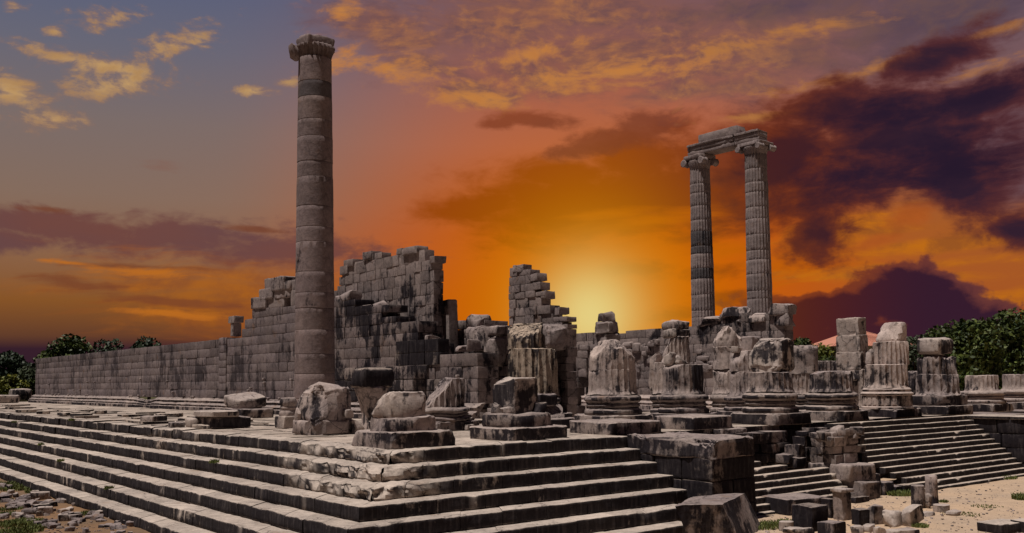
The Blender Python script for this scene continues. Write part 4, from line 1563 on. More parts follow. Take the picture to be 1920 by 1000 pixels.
# dark doorway in the cross wall below the glow
t = thing('cross_wall', 'eroded low wall with a dark doorway gap below the sun glow', 'wall', W(0, 0, 0))
uc = 22.0
va, vb = on_u(1124, 680, uc)[0], on_u(1028, 680, uc)[0]
d0, d1 = on_u(1112, 720, uc)[0], on_u(1077, 720, uc)[0]
zd = on_u(1090, 702, uc)[1]
mb = MB()
ptsx = px_u([(1020, 618), (1050, 624), (1060, 640), (1090, 648), (1126, 645)], uc)
ashlar(mb, va, vb, interp(ptsx), 0.0, 0.5, 0.8, 66, 0.5, 1.2, 0.04, 0.06, 0.05, 0.8, 0.15, axis='v', cpos=uc, skip=lambda m, z: d0 < m < d1 and z < zd - 0.3)
mb.build('masonry', M_rubble, t, 40)
mb = MB()
ashlar(mb, d0 - 0.4, d1 + 0.4, lambda q: zd, 0.0, 0.5, 0.3, 67, 0.5, 1.2, 0.02, axis='v', cpos=uc + 1.2)
mb.build('inner_masonry', M_black, t, 40)

# ---------------------------------------------------------------- the three standing columns
def drums(t, r0, r1, z0, z1, n, fl, mat_fn, seed, vary=0.01, amp=0.028):
    rr = random.Random(seed)
    cuts = sorted(z0 + (z1 - z0) * (i + rr.uniform(-0.25, 0.25)) / n for i in range(1, n))
    ed = [z0] + cuts + [z1]
    for a, b in zip(ed[:-1], ed[1:]):
        def R(z):
            q = (z - z0) / (z1 - z0)
            return r0 + (r1 - r0) * (q ** 1.25)
        jr = rr.uniform(-vary, vary)
        prof = [(R(a) + jr - 0.014, a + 0.004), (R(a) + jr, a + 0.022)]
        for q in (0.25, 0.5, 0.75):
            prof.append((R(a + (b - a) * q) + jr, a + (b - a) * q))
        prof += [(R(b) + jr, b - 0.02), (R(b) + jr - 0.014, b)]
        P, F = lathe(prof, fl * 6 if fl else 72, flute(fl, 0.055) if fl else None, caps=2)
        P = P + vnz(P + seed, 1.4, amp, seed, 4, 0.6)
        mb = MB()
        mb.add(P, F, rr.uniform(0.36, 0.64))
        mb.build('drum', mat_fn((a + b) / 2), t, 35)


M_cold = stone('dark_drum_marble', (0.115, 0.10, 0.105), (0.10, 0.085, 0.09), stain=0.35, stain_sc=0.6, blotch=0.2, crack=0.3)
M_colf = stone('fluted_column_marble', (0.3, 0.247, 0.238), (0.25, 0.208, 0.206), stain=0.22, stain_sc=1.6, blotch=0.2, crack=0.3)
M_colfd = stone('dark_fluted_marble', (0.11, 0.10, 0.105), (0.10, 0.09, 0.095), stain=0.3, stain_sc=1.6, blotch=0.2)

base_p = onz(590, 797)
LY = base_p[1]
t = thing('lone_column', 'tall unfluted lone column with a worn capital, the tallest thing left of centre', 'column', base_p)
kl = LY / FPX
ztop = atY(590, 113, LY)[2]
zneck = atY(590, 100, LY)[2]
zcap = atY(590, 74, LY)[2]
zd1, zd0 = atY(590, 162, LY)[2], atY(590, 191, LY)[2]
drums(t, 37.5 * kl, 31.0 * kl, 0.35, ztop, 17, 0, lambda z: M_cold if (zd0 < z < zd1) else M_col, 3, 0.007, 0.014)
mb = MB()
P, F = lathe([(44 * kl, 0.0), (46 * kl, 0.1), (45 * kl, 0.2), (40 * kl, 0.28), (40 * kl, 0.36)], 64)
mb.add(P, F, 0.5)
mb.build('base', M_col, t)
mb = MB()
zb_ = atY(590, 97, LY)[2]
P, F = lathe([(31 * kl, ztop)] + [((31 + 5.0 * q ** 1.6) * kl, ztop + (zb_ - ztop) * q) for q in (0.2, 0.4, 0.6, 0.8, 1.0)] + [(37.5 * kl, zb_ + 0.06), (37 * kl, zb_ + 0.16), (33 * kl, zb_ + 0.22)], 168, flute(24, 0.12), caps=4)
P = P + vnz(P, 1.5, 0.05, 3)
mb.add(P, F, 0.45)
mb.build('capital_neck', M_col, t)
mb = MB()
hc = zcap - zb_
P, F = rock((56 * kl, 52 * kl, hc * 0.8), 0.07, 0.12, 0.12, seed=5, loc=(0, 0, zb_ + 0.12 + hc * 0.36), cuts=((cutd(-0.5, 0.4, 1), 0.62, 0.10), (cutd(0.9, 0.2, 0.7), 0.88, 0.10), (cutd(-1, 0.2, -0.3), 0.80, 0.08)))
mb.add(P, F, 0.5)
mb.build('capital_block', M_col, t, 35)
mb = MB()
P, F = crag((0.55, 0.75, 0.72), 9, 0.06, loc=loc_(-37 * kl, 10 * kl, zb_ - 0.08), rnd=0.35, amp=0.08)
mb.add(P, F, 0.5)
mb.build('volute', M_col, t, 40)
for q, (dr, dz, w, h) in enumerate(((-14, 0.62, 0.6, 0.28), (16, 0.5, 0.55, 0.25), (-2, 0.58, 0.5, 0.26))):
    P, F = crag((w, w, h), 11 + q, 0.07, loc=loc_(dr * kl, 6 * kl, zb_ + dz), rnd=0.2)
    MB().add(P, F, 0.75).build('broken_top', M_col, t, 35)


def ionic(t, r, z0, h, seed, wide=1.0):
    mb = MB()
    P, F = lathe([(r * 1.0, z0), (r * 1.05, z0 + h * 0.2), (r * 1.22, z0 + h * 0.5), (r * 1.2, z0 + h * 0.62), (r * 1.0, z0 + h * 0.66)], 72, flute(24, 0.03), caps=2)
    mb.add(P, F, 0.5)
    mb.build('echinus', M_colf, t)
    mb = MB()
    P, F = rock((r * 2.35, r * 2.5, h * 0.3), 0.1, 0.08, 0.05, seed=seed, loc=(0, 0, z0 + h * 0.85))
    mb.add(P, F, 0.5)
    mb.build('abacus', M_colf, t)
    for sx in (-1, 1):
        for sy in (-1, 1):
            n = 26
            prof = [(0.01, -0.5), (0.16, -0.5), (0.19, -0.42), (0.15, -0.3), (0.17, 0), (0.15, 0.3), (0.19, 0.42), (0.16, 0.5), (0.01, 0.5)]
            P, F = lathe([(a * h * 1.45, b * r * 0.8) for a, b in prof], n, cap=False)
            P = P @ rotm(0, 90, 0).T
            P = P + np.array([sx * r * 0.85, sy * r * 1.14, z0 + h * 0.5])
            P = P + vnz(P, 2, 0.03, seed)
            mb = MB()
            mb.add(P, F, 0.5)
            mb.build('volute', M_colf, t)


twin = []
for (px, capy, necky, Y, w0, w1, labs, sd) in ((1319, 296, 318, 70.0, 46, 37, 'left one of two tall fluted columns joined by a lintel, with two dark restored bands', 5),
                                                (1425.5, 272, 290, 67.0, 50, 41, 'right one of two tall fluted columns joined by a lintel, evenly grey shaft', 9)):
    k = Y / FPX
    p = atY(px, 600, Y)
    zc, zn = atY(px, capy, Y)[2], atY(px, necky, Y)[2]
    pt = atY(px - 5, 320, Y)
    pb = (p[0], p[1], 0.0)
    t = thing('twin_column', labs, 'column', pb, 38.0, 'pair of standing fluted columns')
    bands = [(atY(px, 476, Y)[2], atY(px, 440, Y)[2]), (atY(px, 519, Y)[2], atY(px, 496, Y)[2])] if px < 1400 else [(atY(px, 420, Y)[2], atY(px, 405, Y)[2])]
    drums(t, w0 / 2 * k, w1 / 2 * k, 0.5, zn, 18, 24, lambda z, b=bands: M_colfd if any(a < z < c for a, c in b) else M_colf, sd)
    mb = MB()
    P, F = lathe([(w0 * 0.62 * k, 0), (w0 * 0.64 * k, 0.2), (w0 * 0.56 * k, 0.3), (w0 * 0.6 * k, 0.42), (w0 * 0.5 * k, 0.52)], 48)
    mb.add(P, F, 0.5)
    mb.build('base', M_colf, t)
    ionic(t, w1 / 2 * k, zn - 0.05, zc - zn + 0.15, sd)
    twin.append((np.array([pb[0], pb[1], zc + 0.12]), k))

pl, kl_ = twin[0]
pr, kr_ = twin[1]
# top beam line follows the two capitals
dirv = pr - pl
ln = np.linalg.norm(dirv[:2])
rzb = math.degrees(math.atan2(dirv[1], dirv[0]))
zb = max(pl[2], pr[2])
t = thing('lintel', 'long marble lintel beam bridging the capitals of the two fluted columns', 'lintel', (pl + pr) / 2 * np.array([1, 1, 0]) + np.array([0, 0, (pl[2] + pr[2]) / 2]), rzb)
mb = MB()
sl = math.degrees(math.atan2(pr[2] - pl[2], ln))
for i, (x0, x1) in enumerate(((-0.5, 0.16), (0.17, 0.5))):
    L = (x1 - x0) * (ln + 1.25)
    for (hh, z, y) in ((0.32, 0.16, 1.30), (0.30, 0.47, 1.38), (0.16, 0.70, 1.52)):
        P, F = rock((L, y, hh), 0.16, 0.03, 0.03, seed=i + int(z * 10), loc=((x0 + x1) / 2 * (ln + 1.25), 0, z), rot=(0, 0, 0))
        mb.add(P @ rotm(0, -sl, 0).T, F, 0.5)
mb.build('beam', M_colf, t)
t2 = thing('frieze_block', 'broken slanting frieze block lying on top of the lintel of the two columns', 'stone block', (pl + pr) / 2 * np.array([1, 1, 0]) + np.array([0, 0, (pl[2] + pr[2]) / 2 + 0.82]), rzb)
mb = MB()
P, F = rock((3.35, 1.1, 0.62), 0.14, 0.05, 0.05, seed=8, loc=(-0.35, 0, 0.30), cuts=(((1, 0, 0.35), 1.55, 0.05),))
mb.add(P @ rotm(0, -sl - 1, 0).T, F, 0.5)
mb.build('block_body', M_colf, t2)

# ---------------------------------------------------------------- front stairs and cheek walls
SV0, SDV, SDZ = -0.40, -0.235, -0.205


def stairs(label, u0f, u1f, k0, k1, name, seed, endbreak=0.0):
    t = thing(name, label, 'stairs', W(0, 0, 0))
    r = random.Random(seed)
    for k in range(k0, k1):
        ua, ub = u0f(k), u1f(k)
        v, z = SV0 + SDV * k, SDZ * k
        mb = MB()
        prof = np.array([(0.03, SDZ - 0.02), (0.0, SDZ * 0.8), (0, SDZ * 0.4), (0.0, -0.03), (0.012, -0.006), (0.05, 0), (0.15, 0), (0.34, 0)])
        m = len(prof)
        s = ua
        Ps, T, F, n0 = [], [], [], 0
        while s < ub - 0.05:
            e = min(ub, s + r.uniform(0.8, 2.0))
            if ub - e < 0.3:
                e = ub
            n = max(2, int((e - s) / 0.14))
            ja, jb, tn = r.gauss(0, 0.006), r.gauss(0, 0.005), r.uniform(0.35, 0.65)
            for i in range(n + 3):
                q = min(max((i - 1) / n, 0), 1)
                end = i in (0, n + 2)
                uu = s + (e - s) * q + (0.004 if i == 0 else (-0.004 if i == n + 2 else (0.014 if i == 1 else (-0.014 if i == n + 1 else 0))))
                P = np.zeros((m, 3))
                P[:, 0] = uu
                P[:, 1] = v + prof[:, 0] + ja + (0.025 if end else 0) * (prof[:, 0] < 0.1)
                P[:, 2] = z + prof[:, 1] + jb * 0.6 - (0.004 if end else 0) * (prof[:, 1] > -0.05)
                Ps.append(P)
                T.append(np.full(m, tn))
            s = e
        n = len(Ps)
        P = np.concatenate(Ps)
        S = P[:, 0]
        q = np.stack([S * 2.2, np.full(len(S), k * 7.7), np.zeros(len(S))], 1)
        chip = np.minimum(np.maximum(0, fbm(q, seed, 4, 0.6) - 0.30) * 0.25, 0.06)
        pr_ = np.tile(prof, (n, 1))
        nose = np.exp(-((pr_[:, 0] - 0.01) / 0.07) ** 2 - (pr_[:, 1] / 0.08) ** 2)
        P[:, 1] += chip * nose
        P[:, 2] -= chip * nose * 0.8
        P = P + vnz(P, 3.0, 0.005, seed, 2)
        for i in range(n - 1):
            for j in range(m - 1):
                a = i * m + j
                F.append((a, a + m, a + m + 1, a + 1))
        for a in (0, (n - 1) * m):
            b = len(P)
            P = np.concatenate([P, [[P[a][0], P[a][1] + 0.6, P[a][2]]]])
            T.append(np.full(1, 0.4))
            F.append(tuple([b] + [a + j for j in range(m)]))
        mb.add(P, F, np.concatenate(T))
        mb.build('step', M_stair, t, 40)
    return t


left_end = [20.2, 19.6, 19.4, 19.5, 19.3, 19.6, 20.1, 20.0, 20.6, 20.9, 21.3, 20.7, 21.4]
stairs('wide flight of thirteen marble steps on the right leading up to the fluted stumps', lambda k: left_end[k], lambda k: 30.9, 0, 13, 'front_stairs', 7)
right_end = {5: 14.0, 6: 15.2, 7: 17.35, 8: 17.5, 9: 17.4, 10: 17.4, 11: 17.2, 12: 17.0}
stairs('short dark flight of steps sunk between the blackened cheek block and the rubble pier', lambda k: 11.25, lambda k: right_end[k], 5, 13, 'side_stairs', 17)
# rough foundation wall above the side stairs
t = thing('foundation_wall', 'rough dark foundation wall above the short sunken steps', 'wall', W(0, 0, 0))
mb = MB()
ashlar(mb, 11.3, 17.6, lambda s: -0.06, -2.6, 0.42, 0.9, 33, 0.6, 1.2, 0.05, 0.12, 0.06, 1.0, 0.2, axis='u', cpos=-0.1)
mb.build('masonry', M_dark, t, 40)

# cheek block (nearer)
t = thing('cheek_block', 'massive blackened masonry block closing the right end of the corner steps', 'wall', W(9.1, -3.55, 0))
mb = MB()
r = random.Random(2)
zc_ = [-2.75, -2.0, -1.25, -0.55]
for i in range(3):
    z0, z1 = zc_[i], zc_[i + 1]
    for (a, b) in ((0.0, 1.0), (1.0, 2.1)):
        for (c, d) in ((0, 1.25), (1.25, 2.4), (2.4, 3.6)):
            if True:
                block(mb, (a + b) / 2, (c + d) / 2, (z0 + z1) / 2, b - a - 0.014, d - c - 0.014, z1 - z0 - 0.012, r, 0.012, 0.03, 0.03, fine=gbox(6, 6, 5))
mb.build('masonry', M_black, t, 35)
mb = MB()
P, F = rock((2.14, 3.64, 0.60), 0.07, 0.03, 0.07, seed=6, loc=(1.05, 1.8, -0.28), cuts=(((-1, -0.1, 0.9), 0.90, 0.22), ((-0.2, -1, 0.7), 1.86, 0.08)), fine=0.03)
mb.add(P, F, 0.5)
mb.build('capping_slab', M_dark, t, 40)
# rubble pier between the flights
t = thing('rubble_pier', 'crumbling pier of dark rough blocks between the two flights of front steps', 'wall', W(17.6, -3.2, 0))
mb = MB()
for q in range(3):
    ashlar(mb, -0.15 + 0.05 * q, 1.75, lambda u_: -0.08 - 0.25 * max(0.0, 0.5 - u_), -1.34, 0.32, 0.62, 140 + q, 0.35, 0.85, 0.06, 0.14, 0.07, 2.0, 0.25, axis='u', cpos=0.95 + 0.64 * q)
for q in range(9):
    P, F = crag((r.uniform(0.3, 0.6), r.uniform(0.3, 0.6), r.uniform(0.2, 0.4)), 160 + q, 0.06, loc=(r.uniform(-0.3, 1.6), r.uniform(0.8, 1.6), -0.12 - 0.2 * (q % 3)), rot=(0, 0, r.uniform(0, 90)), rnd=0.2)
    mb.add(P, F, r.uniform(0.3, 0.7))
for i, (x, y, z, a, b, c) in enumerate(((0.6, 1.2, -1.62, 1.6, 1.9, 0.6), (0.5, 0.9, -2.25, 1.3, 1.9, 0.75), (1.6, 1.0, -2.2, 0.9, 1.0, 0.9), (1.75, 1.6, -1.5, 0.7, 1.2, 0.7), (2.35, 0.7, -2.35, 0.7, 0.7, 0.5), (2.95, 0.55, -2.45, 0.5, 0.5, 0.35), (-0.3, 2.6, -0.9, 0.6, 0.6, 0.5), (-0.5, 2.4, -1.3, 0.5, 0.5, 0.4), (-0.75, 2.7, -1.15, 0.5, 0.6, 0.35))):
    P, F = rock((a, b, c), 0.09, 0.14, 0.07, seed=i + 3, loc=(x, y, z), rot=(r.gauss(0, 2), r.gauss(0, 2), r.gauss(0, 6)))
    mb.add(P, F, r.uniform(0.3, 0.7))
mb.build('masonry', M_dark, t, 40)
# right cheek wall
t = thing('right_cheek_wall', 'dark cheek wall with pale coping closing the wide steps at the right edge', 'wall', W(30.95, -0.2, 0))
mb = MB()
r = random.Random(12)
for i in range(4):
    z0 = -2.7 + i * 0.64
    y = 0.15
    while y > -9:
        l = r.uniform(1.2, 2.0)
        block(mb, 1.0, y - l / 2, z0 + 0.31, 2.0, l - 0.012, 0.63, r, 0.012, 0.03, 0.03)
        y -= l
mb.build('masonry', M_black, t, 35)
mb = MB()
y = 0.2
while y > -9:
    l = r.uniform(1.4, 2.4)
    block(mb, 1.0, y - l / 2, -0.07, 2.15, l - 0.01, 0.13, r, 0.006, 0.03, 0.02)
    y -= l
mb.build('coping', M_step, t, 35)

# ---------------------------------------------------------------- loose blocks on the platform
def loose(name, label, cat, px, py, size, seed, rz=38.0, z=0.0, rot=(0, 0, 0), rnd=0.08, amp=0.04, cuts=(), mat=None, group='loose blocks lying on the platform', part=None, lift=0.0, n=0.09):
    p = onz(px, py, z)
    P, F = rock(size, n, rnd, amp, seed=seed, cuts=cuts, rot=rot)
    P[:, 2] += -P[:, 2].min() - 0.015 + lift
    mb = MB()
    mb.add(P, F, 0.5)
    o = mb.build(name, mat or M_rock, None, 38)
    o.location = (p[0], p[1], z)
    o.rotation_euler = (0, 0, math.radians(rz))
    tag(o, label, cat, group)
    return o


loose('fallen_block', 'long dark slab at the bottom of the pair stacked on the left platform edge', 'stone block', 415, 802, (1.7, 2.6, 0.48), 1, mat=M_dark, cuts=((cutd(-1, 0, 0), 1.35, 0.04),))
loose('fallen_slab', 'pale flat slab lying on a dark slab at the left platform edge', 'stone slab', 405, 803, (1.3, 2.3, 0.26), 2, lift=0.49, rnd=0.15)
loose('fallen_slab', 'big tilted slab with broad pale top, near the flank wall left of the lone column', 'stone slab', 460, 783, (1.8, 2.2, 0.62), 3, rot=(9, -7, 0), mat=M_rock, lift=0.42, rnd=0.2, amp=0.07)
loose('fallen_slab', 'dark slab under the big tilted slab near the flank wall', 'stone slab', 468, 784, (1.9, 2.2, 0.5), 9, mat=M_dark)
loose('fallen_block', 'small plain cut block lying alone on the left pavement', 'stone block', 288, 794, (1.1, 0.75, 0.36), 4, rz=70)
loose('fallen_stone', 'rounded grey stone at the left end of the stacked slabs', 'stone', 361, 803, (0.5, 0.6, 0.45), 5, rnd=0.5, amp=0.08)
loose('fallen_stone', 'flat dark stone between the lone cut block and the stacked slabs', 'stone', 331, 801, (0.7, 0.5, 0.22), 6, rnd=0.3)
loose('fallen_block', 'block pile remnant by the far left end of the flank wall', 'stone block', 38, 752, (2.2, 3.6, 1.5), 7, rnd=0.2, amp=0.12, n=0.2)
loose('fallen_block', 'low grey block at the far left edge of the picture', 'stone block', 12, 756, (2.2, 3.0, 0.9), 8, rnd=0.15, amp=0.1, n=0.2)
rr = random.Random(77)
for i in range(16):
    vv = rr.uniform(17, 52)
    uu = rr.uniform(0.9, 6.5)
    p = W(uu, vv)
    P, F = rock((rr.uniform(0.5, 1.2), rr.uniform(0.6, 1.6), rr.uniform(0.12, 0.26)), 0.12, 0.2, 0.05, seed=i + 200)
    P[:, 2] += -P[:, 2].min()
    o = MB().add(P, F, rr.uniform(0.4, 0.7)).build('paving_fragment', M_pave, None, 38)
    o.location = (p[0], p[1], -0.01)
    o.rotation_euler = (0, 0, rr.uniform(0, 3))
    tag(o, 'flat broken paving piece lying on the left pavement', 'stone', 'broken paving pieces')

# ---------------------------------------------------------------- court debris on the right
def on_ground(px, py):
    p = onz(px, py, GZ)
    for _ in range(4):
        p = onz(px, py, gz(p[0], p[1]))
    return p


def debris(name, label, cat, px, py, wpx, hpx, dpx, seed, rz=None, rot=(0, 0, 0), rnd=0.06, amp=0.03, cuts=(), mat=None, kind='box', group='fallen blocks in the court', tone=0.5):
    p = on_ground(px, py)
    k = p[1] / FPX
    f = np.array([p[0], p[1], 0.0])
    p = p + f / np.linalg.norm(f) * (dpx * k * 0.5)
    p[2] = gz(p[0], p[1])
    mb = MB()
    if kind == 'box':
        if rnd >= 0.2:
            P, F = crag((wpx * k * 1.1, dpx * k * 1.1, hpx * k * 1.15), seed, 0.05, rot, rnd=rnd, amp=amp, k=5)
        else:
            P, F = rock((wpx * k, dpx * k, hpx * k), 0.055, rnd, amp, seed=seed, cuts=cuts, rot=rot, fine=0.012)
    else:
        P, F = lathe([(wpx * k / 2 * 0.98, 0), (wpx * k / 2, 0.04)] + [(wpx * k / 2, hpx * k * q) for q in (0.2, 0.4, 0.6, 0.8, 0.96)] + [(wpx * k / 2 - 0.03, hpx * k)], 48, flute(16, 0.03) if kind == 'fluted' else None, caps=5)
        for c in cuts:
            P = cutp(P, c[0], c[1], 0.03, 3, seed)
        P = P + vnz(P, 2.0, amp, seed)
    P[:, 2] += -P[:, 2].min() - 0.03
    o = mb.add(P, F, tone).build(name, mat or M_rock, None, 38)
    o.location = tuple(p)
    o.rotation_euler = (0, 0, math.radians(38 if rz is None else rz))
    tag(o, label, cat, group)
    return o


def hexa(top, dvec, n=0.07, amp=0.02, seed=1):
    """six sided block from the four top corners (ccw) and one down vector"""
    top = np.array(top)
    V0, F0 = gbox(18, 26, 16)
    c = (edged(V0, 0.4) + 1) / 2
    a, b, w = c[:, 0:1], c[:, 1:2], c[:, 2:3]
    T = top[0] * (1 - a) * (1 - b) + top[1] * a * (1 - b) + top[2] * a * b + top[3] * (1 - a) * b
    P = T + np.array(dvec) * (1 - w)
    return P + vnz(P, 1.3, amp * 2, seed, 3) + vnz(P, 6, amp * 0.7, seed + 3, 3), F0


tc_ = [onz(1264, 949, -1.50), onz(1354, 946, -1.50), onz(1398, 924, -1.50), onz(1302, 930, -1.50)]
P, F = hexa(tc_, (0.55, 0.15, -1.22))
pc = np.mean(np.array(tc_), 0) + np.array([0.55, 0.15, -1.22])
o = MB().add(P - pc, F, 0.42).build('fallen_block', M_dark, None, 26)
o.location = tuple(pc)
tag(o, 'big tilted squared block with bright flat top, foreground right of the corner steps', 'stone block', 'fallen blocks in the court')
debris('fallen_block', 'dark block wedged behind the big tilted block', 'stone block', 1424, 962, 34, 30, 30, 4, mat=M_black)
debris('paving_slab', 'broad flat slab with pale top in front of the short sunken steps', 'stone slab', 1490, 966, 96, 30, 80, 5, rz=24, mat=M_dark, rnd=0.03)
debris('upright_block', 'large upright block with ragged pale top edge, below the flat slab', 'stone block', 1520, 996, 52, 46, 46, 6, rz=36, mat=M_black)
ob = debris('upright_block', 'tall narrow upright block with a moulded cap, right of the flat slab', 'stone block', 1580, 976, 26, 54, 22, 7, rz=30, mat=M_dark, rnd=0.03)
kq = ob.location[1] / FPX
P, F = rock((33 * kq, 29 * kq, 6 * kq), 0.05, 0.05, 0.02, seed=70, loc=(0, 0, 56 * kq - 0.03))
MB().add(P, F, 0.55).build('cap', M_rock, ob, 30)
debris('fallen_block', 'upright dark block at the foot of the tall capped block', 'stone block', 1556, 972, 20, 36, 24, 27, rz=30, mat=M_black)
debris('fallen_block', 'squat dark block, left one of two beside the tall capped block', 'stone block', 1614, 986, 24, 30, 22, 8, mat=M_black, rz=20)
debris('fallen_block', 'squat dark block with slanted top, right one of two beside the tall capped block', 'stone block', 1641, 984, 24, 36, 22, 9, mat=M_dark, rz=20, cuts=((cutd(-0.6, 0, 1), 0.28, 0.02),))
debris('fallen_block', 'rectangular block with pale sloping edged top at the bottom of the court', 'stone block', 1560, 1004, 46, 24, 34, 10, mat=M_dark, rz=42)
debris('column_drum_piece', 'short grey drum piece standing at the bottom, left of the pale topped block', 'column drum', 1474, 997, 26, 18, 26, 11, kind='drum', mat=M_rock)
debris('fallen_stone', 'long rounded pale stone cut by the bottom edge', 'stone', 1500, 1006, 60, 16, 26, 12, rnd=0.5, rz=10)
debris('fallen_stone', 'angular pale rock, left one of two leaning together in the sand', 'stone', 1673, 988, 34, 24, 26, 13, rnd=0.2, amp=0.08, cuts=((cutd(-0.8, 0.2, 0.8), 0.22, 0.03),))
debris('fallen_stone', 'angular pale slab rock, right one of two leaning together in the sand', 'stone', 1712, 986, 48, 30, 20, 14, rnd=0.1, amp=0.06, rot=(0, -12, 0), cuts=((cutd(-0.7, 0, 1), 0.3, 0.03),))
debris('fallen_slab', 'flat cut slab lying low in the sand near the bottom edge', 'stone slab', 1690, 1004, 60, 10, 30, 15, rz=20)
debris('fallen_stone', 'small stone in front of the capped block, left of two', 'stone', 1606, 1000, 26, 14, 18, 16, rnd=0.25)
debris('fallen_stone', 'small pale stone beside the pale topped block, right of two', 'stone', 1628, 998, 22, 14, 18, 17, rnd=0.3)
debris('fallen_stone', 'small rock at the bottom edge left of the flat cut slab', 'stone', 1648, 1006, 22, 16, 18, 18, rnd=0.3)
debris('moulded_block', 'grooved moulded block with pale top at the bottom right', 'stone block', 1880, 1000, 84, 18, 50, 19, rz=30, mat=M_step)
debris('moulded_block', 'second grooved block cut by the right edge at the bottom', 'stone block', 1925, 1000, 40, 22, 40, 20, rz=30, mat=M_step)
debris('broken_column', 'short dark column shaft, left one of two standing in the sand before the wide steps', 'column', 1722, 954, 24, 44, 24, 21, kind='drum', mat=M_dark)
debris('broken_column', 'taller pale column shaft with a broken top, right one of two standing in the sand', 'column', 1748, 950, 22, 58, 22, 22, kind='drum', mat=M_drum, cuts=((cutd(0.7, 0, 1), 1.02),), tone=0.65)
debris('fallen_stone', 'small upright stone between the two standing shafts', 'stone', 1741, 954, 11, 26, 11, 23, rnd=0.2)
debris('column_drum_piece', 'low round drum piece right of the two standing shafts', 'column drum', 1766, 961, 29, 15, 29, 24, kind='drum', mat=M_rock)
debris('fallen_stone', 'flat stone in the sand right of the low drum piece', 'stone', 1790, 967, 34, 9, 20, 25, rnd=0.4)
debris('fallen_stone', 'flat stone in the sand left of the low drum piece', 'stone', 1738, 968, 30, 8, 20, 26, rnd=0.3)
debris('kerb_block', 'low kerb block at the foot of the short sunken steps', 'stone block', 1612, 943, 46, 12, 12, 30, rz=38, mat=M_black)
rr = random.Random(31)
for i, (x, y) in enumerate(((1586, 914), (1594, 917), (1604, 915), (1613, 918), (1622, 921), (1633, 916), (1646, 922), (1655, 919), (1600, 922), (1640, 925), (1668, 921), (1680, 920))):
    debris('rubble_stone', 'pale rubble stone in the row at the foot of the crumbling pier', 'stone', x, y, rr.uniform(8, 16), rr.uniform(6, 10), rr.uniform(8, 12), 300 + i, rz=rr.uniform(0, 180), rnd=0.45, amp=0.05, group='rubble stones at the foot of the pier', tone=0.7)

# ---------------------------------------------------------------- left field stones
rr = random.Random(51)
named = [(75, 938, 34, 14, 22, 'grey flat stone at the top of the rubble row in the left corner'), (78, 958, 30, 12, 18, 'dark squared stone in the middle of the left rubble row'),
         (84, 964, 26, 14, 16, 'squared stone with pale top in the left rubble row'), (200, 968, 38, 12, 16, 'long flat stone at the right end of the left rubble'),
         (118, 978, 18, 14, 10, 'small upright dark brick of stone near the bottom left'), (140, 976, 26, 12, 14, 'split stone in upright slices near the bottom left')]
for i, (x, y, w, h, d, lab) in enumerate(named):
    debris('field_stone', lab, 'stone', x, y, w, h, d, 400 + i, rz=rr.uniform(20, 60), rnd=0.12, amp=0.04, group='stones in the left field')
for i in range(120):
    q = rr.random()
    x = rr.uniform(0, 250)
    y = 925 + (x / 250) * 45 + rr.uniform(-12, 50)
    if y > 1004 or (x > 150 and y < 955):
        continue
    debris('field_stone', 'small grey stone lying in the reddish dirt below the left steps', 'stone', x, y, rr.choice((rr.uniform(8, 18), rr.uniform(14, 34))), rr.uniform(5, 10), rr.uniform(8, 18), 500 + i, rz=rr.uniform(0, 180), rnd=0.25, amp=0.05, group='small stones in the left dirt', tone=rr.uniform(0.1, 0.6), mat=rr.choice((M_rubble, M_dark, M_rubble, M_rock)))


# ---------------------------------------------------------------- gravel
def gravel():
    rn = np.random.default_rng(4)
    V0, F0 = gbox(1, 1, 1)
    V0 = V0 * np.array([1, 0.8, 0.6]) * (1 - 0.25 * rn.random((len(V0), 1)))
    mb = MB()
    for n, (x0, x1, y0, y1) in ((1000, (1400, 1925, 905, 1004)), (1300, (0, 420, 895, 1004))):
        for _ in range(n):
            p = onz(rn.uniform(x0, x1), rn.uniform(y0, y1), GZ)
            q = uv(p)
            if q[0] > -4.6 and q[1] > -3.3:
                continue
            s_ = 0.012 + 0.035 * rn.random() ** 3
            P = (V0 * (1 + 0.3 * rn.normal(size=(8, 1)))) @ rotm(0, 0, rn.uniform(0, 360)).T * s_
            mb.add(P + np.array([p[0], p[1], gz(p[0], p[1]) + s_ * 0.2]), F0, float(rn.uniform(0.2, 0.8)))
    tag(mb.build('gravel', M_rubble, None, 0), 'fine scattered gravel on the sand and dirt around the steps', 'gravel', None, 'stuff')


gravel()

# ---------------------------------------------------------------- grass
def tuft_mesh(mb, x, y, z, rad, n, h, r, wid=0.02):
    for _ in range(int(n * 2.6)):
        a, d = r.uniform(0, 6.283), rad * math.sqrt(r.random())
        bx, by = x + math.cos(a) * d, y + math.sin(a) * d
        hh = h * r.uniform(0.4, 1.0)
        lx, ly = r.gauss(0, 0.35) * hh, r.gauss(0, 0.35) * hh
        t = r.uniform(0, 3.14)
        wx, wy = math.cos(t) * wid, math.sin(t) * wid
        tn = r.random()
        mb.add([(bx - wx, by - wy, z - 0.02), (bx + wx, by + wy, z - 0.02), (bx + lx * 0.5 + wx * 0.7, by + ly * 0.5 + wy * 0.7, z + hh * 0.6), (bx + lx * 0.5 - wx * 0.7, by + ly * 0.5 - wy * 0.7, z + hh * 0.6), (bx + lx, by + ly, z + hh)],
               [(0, 1, 2, 3), (3, 2, 4)], tn)


